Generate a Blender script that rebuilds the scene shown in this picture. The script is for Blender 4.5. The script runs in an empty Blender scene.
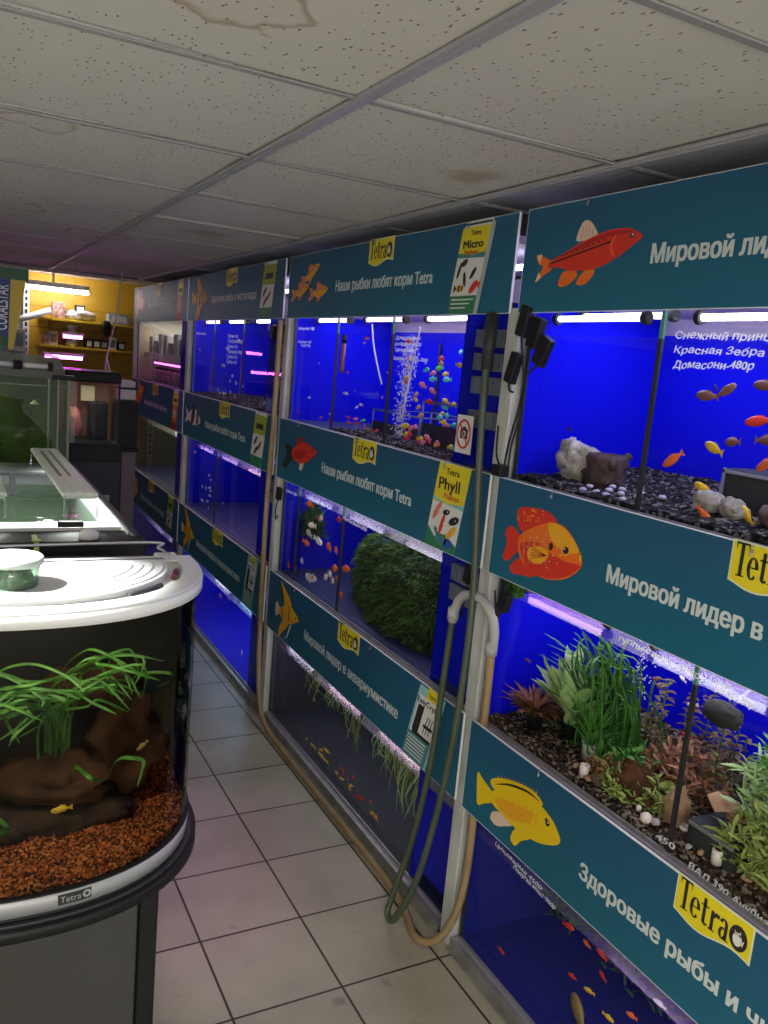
import bpy, bmesh, math, random
from mathutils import Vector, Matrix, noise
random.seed(7)
sc = bpy.context.scene
COL = sc.collection
PI = math.pi

# ------------------------------------------------------------------ materials
MATS = {}
def nm(name):
    m = bpy.data.materials.new(name); m.use_nodes = True
    nt = m.node_tree; nt.nodes.clear()
    out = nt.nodes.new('ShaderNodeOutputMaterial')
    MATS[name] = m
    return m, nt, out
def N(nt, t, **kw):
    n = nt.nodes.new(t)
    for k, v in kw.items():
        if k.startswith('i_'):
            key = k[2:]
            n.inputs[int(key) if key.isdigit() else key].default_value = v
        else: setattr(n, k, v)
    return n
def c4(c): return (c[0], c[1], c[2], 1)
def srgb(r, g, b):
    f = lambda v: (v/255/12.92) if v <= 10 else ((v/255+.055)/1.055)**2.4
    return (f(r), f(g), f(b))
def mat(name, col, rough=.5, metal=0, var=.0, scale=30, col2=None, bump=0, trans=0, spec=.5, detail=3):
    if name in MATS: return MATS[name]
    m, nt, out = nm(name)
    p = N(nt, 'ShaderNodeBsdfPrincipled', i_Roughness=rough, i_Metallic=metal)
    p.inputs['Specular IOR Level'].default_value = spec
    p.inputs['Base Color'].default_value = c4(col)
    nt.links.new(p.outputs[0], out.inputs[0])
    if var or col2 or bump:
        tc = N(nt, 'ShaderNodeTexCoord')
        nz = N(nt, 'ShaderNodeTexNoise', i_Scale=scale, i_Detail=detail)
        nt.links.new(tc.outputs['Object'], nz.inputs['Vector'])
        if var or col2:
            c2 = col2 if col2 else tuple(max(0, x*(1-var)) for x in col)
            r = N(nt, 'ShaderNodeValToRGB')
            r.color_ramp.elements[0].position = .35; r.color_ramp.elements[1].position = .65
            r.color_ramp.elements[0].color = c4(c2); r.color_ramp.elements[1].color = c4(col)
            nt.links.new(nz.outputs[0], r.inputs[0]); nt.links.new(r.outputs[0], p.inputs['Base Color'])
        if bump:
            b = N(nt, 'ShaderNodeBump', i_Strength=bump, i_Distance=.01)
            nt.links.new(nz.outputs[0], b.inputs['Height']); nt.links.new(b.outputs[0], p.inputs['Normal'])
    if trans:
        p.inputs['Transmission Weight'].default_value = trans
    return m
def emit(name, col, strength):
    m, nt, out = nm(name)
    e = N(nt, 'ShaderNodeEmission', i_Strength=strength); e.inputs[0].default_value = c4(col)
    nt.links.new(e.outputs[0], out.inputs[0]); return m
def glass(name, tint=(1, 1, 1), f0=.03, gl=.9, rough=.0, bump=0, bscale=20, haze=0, hazecol=(.6,.6,.7)):
    """thin pane: transparent + schlick reflection (works from both sides)"""
    m, nt, out = nm(name)
    geo = N(nt, 'ShaderNodeNewGeometry')
    dot = N(nt, 'ShaderNodeVectorMath', operation='DOT_PRODUCT')
    nt.links.new(geo.outputs['Normal'], dot.inputs[0]); nt.links.new(geo.outputs['Incoming'], dot.inputs[1])
    ab = N(nt, 'ShaderNodeMath', operation='ABSOLUTE'); nt.links.new(dot.outputs['Value'], ab.inputs[0])
    s1 = N(nt, 'ShaderNodeMath', operation='SUBTRACT', i_0=1.0); nt.links.new(ab.outputs[0], s1.inputs[1])
    pw = N(nt, 'ShaderNodeMath', operation='POWER', i_1=5.0); nt.links.new(s1.outputs[0], pw.inputs[0])
    ma = N(nt, 'ShaderNodeMath', operation='MULTIPLY_ADD', i_1=gl, i_2=f0); nt.links.new(pw.outputs[0], ma.inputs[0])
    t = N(nt, 'ShaderNodeBsdfTransparent'); t.inputs[0].default_value = c4(tint)
    g = N(nt, 'ShaderNodeBsdfGlossy', i_Roughness=rough)
    mx = N(nt, 'ShaderNodeMixShader')
    nt.links.new(ma.outputs[0], mx.inputs[0])
    src = t
    if haze:
        d = N(nt, 'ShaderNodeBsdfDiffuse'); d.inputs[0].default_value = c4(hazecol)
        m2 = N(nt, 'ShaderNodeMixShader', i_0=haze)
        nt.links.new(t.outputs[0], m2.inputs[1]); nt.links.new(d.outputs[0], m2.inputs[2]); src = m2
    nt.links.new(src.outputs[0], mx.inputs[1]); nt.links.new(g.outputs[0], mx.inputs[2])
    if bump:
        tc = N(nt, 'ShaderNodeTexCoord'); nz = N(nt, 'ShaderNodeTexNoise', i_Scale=bscale, i_Detail=2.0)
        nt.links.new(tc.outputs['Object'], nz.inputs['Vector'])
        b = N(nt, 'ShaderNodeBump', i_Strength=bump, i_Distance=.02)
        nt.links.new(nz.outputs[0], b.inputs['Height']); nt.links.new(b.outputs[0], g.inputs['Normal'])
    nt.links.new(mx.outputs[0], out.inputs[0]); return m

def floor_mat():
    m, nt, out = nm('floor_tiles')
    L = nt.links.new
    p = N(nt, 'ShaderNodeBsdfPrincipled', i_Roughness=.33)
    p.inputs['Specular IOR Level'].default_value = .45
    tc = N(nt, 'ShaderNodeTexCoord')
    mp = N(nt, 'ShaderNodeMapping'); mp.inputs['Location'].default_value = (-.9312/.3, -1.7178/.3, 0); mp.inputs['Scale'].default_value = (1/.3, 1/.3, 1)
    L(tc.outputs['Object'], mp.inputs[0])
    br = N(nt, 'ShaderNodeTexBrick', offset=0.0, squash=1.0)
    br.inputs['Scale'].default_value = 1; br.inputs['Mortar Size'].default_value = .012; br.inputs['Mortar Smooth'].default_value = .2
    br.inputs['Brick Width'].default_value = 1; br.inputs['Row Height'].default_value = 1
    br.inputs['Color1'].default_value = c4((.445, .415, .32)); br.inputs['Color2'].default_value = c4((.40, .37, .29)); br.inputs['Mortar'].default_value = c4((.035, .025, .02))
    L(mp.outputs[0], br.inputs['Vector'])
    n1 = N(nt, 'ShaderNodeTexNoise', i_Scale=4.0, i_Detail=6.0); L(tc.outputs['Object'], n1.inputs['Vector'])
    r1 = N(nt, 'ShaderNodeValToRGB'); r1.color_ramp.elements[0].position = .3; r1.color_ramp.elements[1].position = .7
    r1.color_ramp.elements[0].color = c4((.78, .77, .75)); r1.color_ramp.elements[1].color = c4((1.05, 1.03, 1.0)); L(n1.outputs[0], r1.inputs[0])
    n2 = N(nt, 'ShaderNodeTexNoise', i_Scale=14.0, i_Detail=3.0); L(tc.outputs['Object'], n2.inputs['Vector'])
    r2 = N(nt, 'ShaderNodeValToRGB'); r2.color_ramp.elements[0].position = .24; r2.color_ramp.elements[1].position = .33
    r2.color_ramp.elements[0].color = c4((.45, .42, .4)); r2.color_ramp.elements[1].color = c4((1, 1, 1)); L(n2.outputs[0], r2.inputs[0])
    a = N(nt, 'ShaderNodeMix', data_type='RGBA', blend_type='MULTIPLY'); a.inputs[0].default_value = 1
    L(br.outputs['Color'], a.inputs[6]); L(r1.outputs[0], a.inputs[7])
    b = N(nt, 'ShaderNodeMix', data_type='RGBA', blend_type='MULTIPLY'); b.inputs[0].default_value = .6
    L(a.outputs[2], b.inputs[6]); L(r2.outputs[0], b.inputs[7])
    L(b.outputs[2], p.inputs['Base Color'])
    bm = N(nt, 'ShaderNodeBump', i_Strength=.25, i_Distance=.004); bm.invert = True
    L(br.outputs['Fac'], bm.inputs['Height']); L(bm.outputs[0], p.inputs['Normal'])
    L(p.outputs[0], out.inputs[0]); return m

def ceiling_mat():
    m, nt, out = nm('ceiling_tile'); L = nt.links.new
    p = N(nt, 'ShaderNodeBsdfPrincipled', i_Roughness=.9); p.inputs['Specular IOR Level'].default_value = .1
    tc = N(nt, 'ShaderNodeTexCoord')
    base = c4((.70, .69, .65))
    # pin holes: stretched cells, two rotations
    cols = None
    prev = None
    for i, (rot, s, th) in enumerate(((.6, 58, .05), (2.0, 50, .04), (1.2, 85, .06))):
        mp = N(nt, 'ShaderNodeMapping'); mp.inputs['Rotation'].default_value = (0, 0, rot); mp.inputs['Scale'].default_value = (s, s*.45, s)
        L(tc.outputs['Object'], mp.inputs[0])
        v = N(nt, 'ShaderNodeTexVoronoi', i_Scale=1.0); L(mp.outputs[0], v.inputs['Vector'])
        nz = N(nt, 'ShaderNodeMath', operation='LESS_THAN', i_1=th*2.6); L(v.outputs['Distance'], nz.inputs[0])
        sep = N(nt, 'ShaderNodeSeparateColor'); L(v.outputs['Color'], sep.inputs[0])
        k = N(nt, 'ShaderNodeMath', operation='GREATER_THAN', i_1=.45); L(sep.outputs[0], k.inputs[0])
        mu = N(nt, 'ShaderNodeMath', operation='MULTIPLY'); L(nz.outputs[0], mu.inputs[0]); L(k.outputs[0], mu.inputs[1])
        if prev is None: prev = mu
        else:
            mm = N(nt, 'ShaderNodeMath', operation='MAXIMUM'); L(prev.outputs[0], mm.inputs[0]); L(mu.outputs[0], mm.inputs[1]); prev = mm
    mx = N(nt, 'ShaderNodeMix', data_type='RGBA'); mx.inputs[6].default_value = base; mx.inputs[7].default_value = c4((.23, .2, .16))
    L(prev.outputs[0], mx.inputs[0])
    # water stains: (x, y, radius, ring?)
    last = mx.outputs[2]
    nz = N(nt, 'ShaderNodeTexNoise', i_Scale=9.0, i_Detail=4.0); L(tc.outputs['Object'], nz.inputs['Vector'])
    for (sx, sy, sr, ring) in ((.36, 1.21, .10, 1), (.20, 2.16, .08, 1), (1.14, 1.80, .085, 0), (.23, 3.55, .12, 1), (.95, 3.5, .12, 0), (.62, 4.1, .14, 1)):
        mp = N(nt, 'ShaderNodeMapping'); mp.inputs['Location'].default_value = (-sx, -sy, 0)
        L(tc.outputs['Object'], mp.inputs[0])
        sp = N(nt, 'ShaderNodeSeparateXYZ'); L(mp.outputs[0], sp.inputs[0])
        cb = N(nt, 'ShaderNodeCombineXYZ'); L(sp.outputs[0], cb.inputs[0]); L(sp.outputs[1], cb.inputs[1])
        ln = N(nt, 'ShaderNodeVectorMath', operation='LENGTH'); L(cb.outputs[0], ln.inputs[0])
        ad = N(nt, 'ShaderNodeMath', operation='MULTIPLY_ADD', i_1=.16, i_2=-.08); L(nz.outputs[0], ad.inputs[0])
        sm = N(nt, 'ShaderNodeMath', operation='ADD'); L(ln.outputs['Value'], sm.inputs[0]); L(ad.outputs[0], sm.inputs[1])
        r = N(nt, 'ShaderNodeValToRGB'); e = r.color_ramp.elements
        q = N(nt, 'ShaderNodeMath', operation='MULTIPLY', i_1=.5/sr); L(sm.outputs[0], q.inputs[0]); L(q.outputs[0], r.inputs[0])
        if ring:
            e[0].position = .40; e[0].color = (.04, .04, .04, 1); e[1].position = .485; e[1].color = (.65, .65, .65, 1)
            x = e.new(.52); x.color = (0, 0, 0, 1)
        else:
            e[0].position = .15; e[0].color = (.48, .48, .48, 1); e[1].position = .5; e[1].color = (0, 0, 0, 1)
        y = N(nt, 'ShaderNodeMix', data_type='RGBA'); y.inputs[7].default_value = c4((.33, .22, .09)); L(last, y.inputs[6]); L(r.outputs[0], y.inputs[0]); last = y.outputs[2]
    L(last, p.inputs['Base Color']); L(p.outputs[0], out.inputs[0]); return m

def cell_mat(name, cols, scale=90, rough=.7, bump=.6):
    m, nt, out = nm(name); L = nt.links.new
    p = N(nt, 'ShaderNodeBsdfPrincipled', i_Roughness=.9); p.inputs['Specular IOR Level'].default_value = .08
    tc = N(nt, 'ShaderNodeTexCoord'); v = N(nt, 'ShaderNodeTexVoronoi', i_Scale=scale)
    L(tc.outputs['Object'], v.inputs['Vector'])
    sp = N(nt, 'ShaderNodeSeparateColor'); L(v.outputs['Color'], sp.inputs[0])
    r = N(nt, 'ShaderNodeValToRGB'); r.color_ramp.interpolation = 'CONSTANT'
    e = r.color_ramp.elements
    e[0].color = c4(cols[0]); e[1].position = 1/len(cols); e[1].color = c4(cols[1])
    for i in range(2, len(cols)):
        x = e.new(i/len(cols)); x.color = c4(cols[i])
    L(sp.outputs[0], r.inputs[0]); L(r.outputs[0], p.inputs['Base Color'])
    b = N(nt, 'ShaderNodeBump', i_Strength=bump, i_Distance=.006); b.invert = True
    L(v.outputs['Distance'], b.inputs['Height']); L(b.outputs[0], p.inputs['Normal'])
    L(p.outputs[0], out.inputs[0]); return m

def board_mat():
    """printed teal board: a printed blend from blue at the top to teal at the bottom edge"""
    m, nt, out = nm('teal_print'); L = nt.links.new
    p = N(nt, 'ShaderNodeBsdfPrincipled', i_Roughness=.5); p.inputs['Specular IOR Level'].default_value = .3
    tc = N(nt, 'ShaderNodeTexCoord'); sp = N(nt, 'ShaderNodeSeparateXYZ'); L(tc.outputs['Object'], sp.inputs[0])
    q = N(nt, 'ShaderNodeMath', operation='DIVIDE', i_1=.25); L(sp.outputs[1], q.inputs[0])
    r = N(nt, 'ShaderNodeValToRGB'); e = r.color_ramp.elements
    e[0].color = c4((.013, .138, .222)); e[1].color = c4((.017, .096, .195)); L(q.outputs[0], r.inputs[0])
    L(r.outputs[0], p.inputs['Base Color']); L(p.outputs[0], out.inputs[0]); return m

# ------------------------------------------------------------------ mesh builder
class MB:
    def __init__(s): s.v = []; s.f = []; s.m = []; s.sm = []; s.cur = 0; s.smooth = False
    def V(s, p): s.v.append(tuple(p)); return len(s.v)-1
    def F(s, idx, m=None, smooth=None):
        s.f.append(tuple(idx)); s.m.append(s.cur if m is None else m); s.sm.append(s.smooth if smooth is None else smooth)
    def box(s, a, b, m=None, bev=0):
        x0, y0, z0 = [min(a[i], b[i]) for i in range(3)]; x1, y1, z1 = [max(a[i], b[i]) for i in range(3)]
        if bev:
            bm = bmesh.new(); bmesh.ops.create_cube(bm, size=1)
            bmesh.ops.scale(bm, vec=(x1-x0, y1-y0, z1-z0), verts=bm.verts); bmesh.ops.translate(bm, vec=((x0+x1)/2, (y0+y1)/2, (z0+z1)/2), verts=bm.verts)
            bmesh.ops.bevel(bm, geom=bm.edges[:], offset=bev, segments=2, affect='EDGES', profile=.5)
            s.bm(bm, m); return s
        o = len(s.v)
        for z in (z0, z1):
            for x, y in ((x0, y0), (x1, y0), (x1, y1), (x0, y1)): s.v.append((x, y, z))
        for q in ((0, 3, 2, 1), (4, 5, 6, 7), (0, 1, 5, 4), (1, 2, 6, 5), (2, 3, 7, 6), (3, 0, 4, 7)): s.F([o+i for i in q], m, False)
        return s
    def bm(s, bm, m=None, smooth=False):
        o = len(s.v); bm.verts.index_update()
        for v in bm.verts: s.v.append(tuple(v.co))
        for f in bm.faces: s.F([o+v.index for v in f.verts], m, smooth)
        bm.free(); return s
    def poly(s, pts, m=None): s.F([s.V(p) for p in pts], m, False); return s
    def tube(s, pts, r, n=8, m=None, cap=True, closed=False):
        pts = [Vector(p) for p in pts]; R = r if isinstance(r, (list, tuple)) else [r]*len(pts)
        t0 = (pts[1]-pts[0]).normalized(); up = Vector((0, 0, 1)) if abs(t0.z) < .9 else Vector((1, 0, 0))
        nrm = t0.cross(up).normalized(); rings = []
        for i, p in enumerate(pts):
            t = (pts[min(i+1, len(pts)-1)]-pts[max(i-1, 0)]).normalized()
            nrm = (nrm-t*nrm.dot(t)).normalized(); bn = t.cross(nrm)
            rings.append([s.V(p+(nrm*math.cos(2*PI*k/n)+bn*math.sin(2*PI*k/n))*R[i]) for k in range(n)])
        for i in range(len(rings)-1):
            for k in range(n): s.F((rings[i][k], rings[i][(k+1) % n], rings[i+1][(k+1) % n], rings[i+1][k]), m, True)
        if cap: s.F(rings[0][::-1], m, False); s.F(rings[-1], m, False)
        return s
    def cyl(s, a, b, r, n=16, m=None): return s.tube([a, b], r, n, m)
    def lathe(s, prof, c, n=24, m=None, axis='z'):
        rings = []
        for r, h in prof:
            rr = []
            for k in range(n):
                a = 2*PI*k/n; x, y = r*math.cos(a), r*math.sin(a)
                rr.append(s.V((c[0]+x, c[1]+y, c[2]+h)))
            rings.append(rr)
        for i in range(len(rings)-1):
            for k in range(n): s.F((rings[i][k], rings[i][(k+1) % n], rings[i+1][(k+1) % n], rings[i+1][k]), m, True)
        s.F(rings[0][::-1], m, False); s.F(rings[-1], m, False); return s
    def prism(s, out, z0, z1, m=None, smooth=False, top=True, bot=True):
        a = [s.V((x, y, z0)) for x, y in out]; b = [s.V((x, y, z1)) for x, y in out]; n = len(out)
        for i in range(n): s.F((a[i], a[(i+1) % n], b[(i+1) % n], b[i]), m, smooth)
        if bot: s.F(a[::-1], m, False)
        if top: s.F(b, m, False)
        return s
    def ring(s, o1, o2, z0, z1, m=None, smooth=True):
        """band between outer outline o1 and inner outline o2 (same point count)"""
        n = len(o1)
        A = [s.V((x, y, z0)) for x, y in o1]; B = [s.V((x, y, z1)) for x, y in o1]
        C = [s.V((x, y, z0)) for x, y in o2]; D = [s.V((x, y, z1)) for x, y in o2]
        for i in range(n):
            j = (i+1) % n
            s.F((A[i], A[j], B[j], B[i]), m, smooth); s.F((C[j], C[i], D[i], D[j]), m, smooth)
            s.F((B[i], B[j], D[j], D[i]), m, False); s.F((A[j], A[i], C[i], C[j]), m, False)
        return s
    def blob(s, c, r, m=None, n=(10, 7), jit=0, seed=0, freq=2.0):
        rings = []; c = Vector(c)
        for j in range(n[1]+1):
            th = PI*j/n[1]; rr = []
            for k in range(n[0]):
                ph = 2*PI*k/n[0]
                d = Vector((math.sin(th)*math.cos(ph), math.sin(th)*math.sin(ph), math.cos(th)))
                q = 1+jit*noise.noise(d*freq+Vector((seed*3.1, seed*1.7, seed)))
                rr.append(s.V(c+Vector((d.x*r[0], d.y*r[1], d.z*r[2]))*q))
            rings.append(rr)
        for j in range(n[1]):
            for k in range(n[0]): s.F((rings[j][k], rings[j+1][k], rings[j+1][(k+1) % n[0]], rings[j][(k+1) % n[0]]), m, True)
        return s
    def ribbon(s, pts, w, m=None, side=None, fold=.25):
        """leaf: a folded strip along pts, width w (list or number)"""
        pts = [Vector(p) for p in pts]; n = len(pts)
        W = w if isinstance(w, (list, tuple)) else [w*math.sin(PI*(.12+.88*i/(n-1)))**.7 if i < n-1 else .0005 for i in range(n)]
        L = []
        for i, p in enumerate(pts):
            t = (pts[min(i+1, n-1)]-pts[max(i-1, 0)]).normalized()
            sd = (side or Vector((0, 1, .2))); sd = (sd-t*sd.dot(t))
            if sd.length < 1e-4: sd = t.orthogonal()
            sd.normalize(); nr = t.cross(sd)
            L.append((s.V(p-sd*W[i]/2+nr*W[i]*fold), s.V(p), s.V(p+sd*W[i]/2+nr*W[i]*fold)))
        for i in range(n-1):
            a, b = L[i], L[i+1]
            s.F((a[0], a[1], b[1], b[0]), m, True); s.F((a[1], a[2], b[2], b[1]), m, True)
        return s
    def mesh(s, name, mats, off=(0, 0, 0)):
        me = bpy.data.meshes.new(name)
        me.from_pydata([(v[0]-off[0], v[1]-off[1], v[2]-off[2]) for v in s.v], [], s.f)
        for m in (mats if isinstance(mats, (list, tuple)) else [mats]): me.materials.append(m)
        me.polygons.foreach_set('material_index', s.m); me.polygons.foreach_set('use_smooth', s.sm)
        me.update(); return me

def link(name, me, parent=None, loc=None):
    o = bpy.data.objects.new(name, me); COL.objects.link(o)
    if parent: o.parent = parent
    if loc is not None: o.location = loc
    return o
def tag(o, label, cat, group=None, kind=None):
    o['label'] = label; o['category'] = cat
    if group: o['group'] = group
    if kind: o['kind'] = kind
    return o
def thing(name, label, cat, loc=(0, 0, 0), group=None, rot=None):
    o = link(name, None, None, loc); o.empty_display_size = .05
    if rot: o.rotation_euler = rot
    return tag(o, label, cat, group)
def part(name, mb, mats, parent, label=None, local=False, kind=None):
    """a mesh of world coordinates hung under an unrotated parent (whose parents are unrotated too)"""
    off = Vector((0, 0, 0)); p = parent
    if not local:
        while p is not None: off += Vector(p.location); p = p.parent
    o = link(name, mb.mesh(name, mats, off), parent)
    if label: o['label'] = label
    if kind: o['kind'] = kind
    return o
def solo(name, mb, mats, label, cat, loc, group=None, kind=None):
    o = link(name, mb.mesh(name, mats, loc), None, loc)
    return tag(o, label, cat, group, kind)
def struct(name, mb, mats):
    o = link(name, mb.mesh(name, mats)); o['kind'] = 'structure'; return o
def copy_tree(o, parent=None):
    c = o.copy(); COL.objects.link(c)
    if parent: c.parent = parent
    for ch in list(o.children): copy_tree(ch, c)
    return c
def smooth_path(pts, n=6):
    P = [Vector(p) for p in pts]; out = []
    for i in range(len(P)-1):
        p0, p1, p2, p3 = P[max(i-1, 0)], P[i], P[i+1], P[min(i+2, len(P)-1)]
        for k in range(n):
            t = k/n
            out.append(.5*((2*p1)+(p2-p0)*t+(2*p0-5*p1+4*p2-p3)*t*t+(3*p1-p0-3*p2+p3)*t**3))
    out.append(P[-1]); return out
U = random.uniform

# ------------------------------------------------------------------ palette
M_white = mat('white_plastic', (.75, .75, .73), .4)
M_post = mat('white_post', (.62, .64, .60), .5, var=.25, scale=9)
M_black = mat('black_plastic', (.010, .010, .011), .5, spec=.25)
M_rubber = mat('black_rubber', (.010, .010, .009), .8)
M_darkgrey = mat('dark_grey_plastic', (.032, .034, .037), .5, spec=.3)
M_silver = mat('silver_band', (.36, .37, .38), .35, .15)
M_alu = mat('aluminium', (.45, .44, .42), .4, .6, var=.3, scale=14)
M_grey = mat('grey_panel', (.045, .045, .042), .5, var=.1, scale=3)
M_blue = mat('blue_film', (.004, .005, .66), .6, spec=.05)
M_bluepanel = mat('blue_panel', (.006, .010, .50), .6, spec=.08)
M_slat = mat('grey_slat', (.16, .18, .22), .5)
M_teal = board_mat()
M_edge = mat('white_foam_edge', (.75, .78, .78), .6)
M_letter = mat('printed_letters', (.66, .75, .76), .5)
M_yellow = mat('yellow_print', (.86, .72, .02), .45)
M_cream = mat('cream_print', (.82, .85, .62), .5)
M_ink = mat('black_ink', (.02, .02, .018), .5)
M_whiteink = mat('white_ink', (.85, .85, .82), .5)
M_redink = mat('red_ink', (.62, .03, .02), .5)
M_greenink = mat('green_ink', (.03, .22, .10), .5)
M_cyanink = mat('cyan_ink', (.25, .62, .66), .5)
M_marker, _nt, _out = nm('white_marker')
_d = N(_nt, 'ShaderNodeBsdfDiffuse'); _d.inputs[0].default_value = (.92, .92, .94, 1); _t = N(_nt, 'ShaderNodeBsdfTranslucent'); _t.inputs[0].default_value = (.9, .9, .9, 1)
_m = N(_nt, 'ShaderNodeMixShader', i_0=.45); _nt.links.new(_d.outputs[0], _m.inputs[1]); _nt.links.new(_t.outputs[0], _m.inputs[2]); _nt.links.new(_m.outputs[0], _out.inputs[0])
M_glass = glass('tank_glass', (.965, .975, .975), .02, .75)
M_glassedge = mat('green_glass_edge', (.10, .26, .20), .15)
M_water = glass('water_skin', (.95, .96, .99), .035, .25, .22, .05, 14, haze=.09, hazecol=(.66, .50, .74))  # lavender haze puts the purple lamp light into the water's colour
M_seam = mat('black_silicone', (.02, .022, .022), .4)
M_clear = glass('clear_plastic', (.9, .93, .93), .06, .8, .1, haze=.12)
M_floor = floor_mat()
M_ceil = ceiling_mat()
M_tbar = mat('ceiling_grid_paint', (.46, .46, .50), .35, .1)
M_tcross = mat('ceiling_cross_paint', (.34, .34, .35), .6)
M_leaf = mat('leaf_green', (.10, .30, .05), .5, col2=(.05, .17, .03), scale=25)
M_leafpale = mat('leaf_pale', (.42, .58, .26), .5, col2=(.24, .42, .13), scale=20)
M_leafred = mat('leaf_reddish', (.30, .13, .06), .5, col2=(.15, .06, .03), scale=30)
M_leafdark = mat('leaf_dark', (.035, .10, .015), .6, col2=(.012, .045, .008), scale=20)
M_moss = mat('moss_green', (.05, .115, .010), .7, col2=(.010, .03, .003), scale=10)
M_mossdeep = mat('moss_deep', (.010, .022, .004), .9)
M_leafyel = mat('leaf_yellowish', (.35, .42, .10), .5, col2=(.2, .28, .06), scale=25)
M_wood = mat('driftwood', (.12, .052, .024), .9, col2=(.04, .017, .009), scale=12, bump=.6, spec=.1)
M_rock = mat('pale_reef_rock', (.55, .50, .46), .85, col2=(.25, .22, .2), scale=30, bump=.8)
M_brownrock = mat('brown_rock', (.22, .13, .10), .8, col2=(.09, .05, .05), scale=22, bump=.7)
M_shell = mat('shell_white', (.78, .70, .62), .4)
M_tan = mat('tan_stone', (.48, .30, .16), .7, col2=(.3, .17, .09), scale=16, bump=.5)
M_hose_b = mat('beige_hose', (.36, .25, .12), .45, var=.25, scale=8)
M_hose_g = mat('green_hose', (.075, .10, .06), .4, var=.25, scale=7)
M_pvc = mat('grey_pvc', (.40, .42, .40), .35)
M_gravdark = cell_mat('dark_gravel', [(.010, .010, .013), (.025, .022, .025), (.16, .14, .14), (.006, .006, .008), (.035, .025, .025)], 110)
M_gravmix = cell_mat('mixed_gravel', [(.03, .02, .015), (.09, .06, .04), (.28, .22, .17), (.012, .01, .009), (.05, .03, .02)], 130)
M_gravorange = cell_mat('orange_gravel', [(.55, .14, .04), (.25, .06, .02), (.70, .24, .08), (.05, .02, .012), (.40, .10, .03), (.12, .04, .02)], 210)
M_bottomblue = mat('tank_bottom', (.02, .03, .12), .6)

# ------------------------------------------------------------------ flat printing (board coordinates: x right, y up, z out of the board)
class Flat:
    def __init__(s, tf=None): s.mb = MB(); s.mats = []; s.tf = tf or (lambda x, y: (x, y))
    def mi(s, m):
        if m not in s.mats: s.mats.append(m)
        return s.mats.index(m)
    def poly(s, pts, m, lay=1):
        q = [s.tf(x, y) for x, y in pts]
        a = sum(q[i][0]*q[(i+1) % len(q)][1]-q[(i+1) % len(q)][0]*q[i][1] for i in range(len(q)))
        if a < 0: q = q[::-1]
        s.mb.poly([(x, y, .0005*lay) for x, y in q], s.mi(m)); return s
    def rect(s, x0, y0, x1, y1, m, lay=1): return s.poly([(x0, y0), (x1, y0), (x1, y1), (x0, y1)], m, lay)
    def ell(s, cx, cy, rx, ry, m, lay=1, n=20, ang=0):
        ca, sa = math.cos(ang), math.sin(ang)
        return s.poly([(cx+rx*math.cos(2*PI*k/n)*ca-ry*math.sin(2*PI*k/n)*sa, cy+rx*math.cos(2*PI*k/n)*sa+ry*math.sin(2*PI*k/n)*ca) for k in range(n)], m, lay)
    def arc(s, cx, cy, rx, ry, a0, a1, tw, m, lay=1, n=18, tn=None):
        """stroke along an ellipse arc (degrees); tw thickness at the sides, tn at top/bottom"""
        tn = tw if tn is None else tn
        for k in range(n):
            q = []
            for a in (a0+(a1-a0)*k/n, a0+(a1-a0)*(k+1)/n):
                a = math.radians(a); t = tw*abs(math.cos(a))+tn*abs(math.sin(a))
                q.append(((cx+rx*math.cos(a), cy+ry*math.sin(a)), (cx+(rx-t)*math.cos(a), cy+(ry-t)*math.sin(a))))
            s.poly([q[0][0], q[1][0], q[1][1], q[0][1]], m, lay)
        return s
    def line(s, pts, w, m, lay=1):
        for (x0, y0), (x1, y1) in zip(pts, pts[1:]):
            d = math.hypot(x1-x0, y1-y0) or 1; nx, ny = -(y1-y0)/d*w/2, (x1-x0)/d*w/2
            s.poly([(x0+nx, y0+ny), (x0-nx, y0-ny), (x1-nx, y1-ny), (x1+nx, y1+ny)], m, lay)
        return s
    def part(s, name, parent, label=None): return part(name, s.mb, s.mats, parent, label, local=True)

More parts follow.
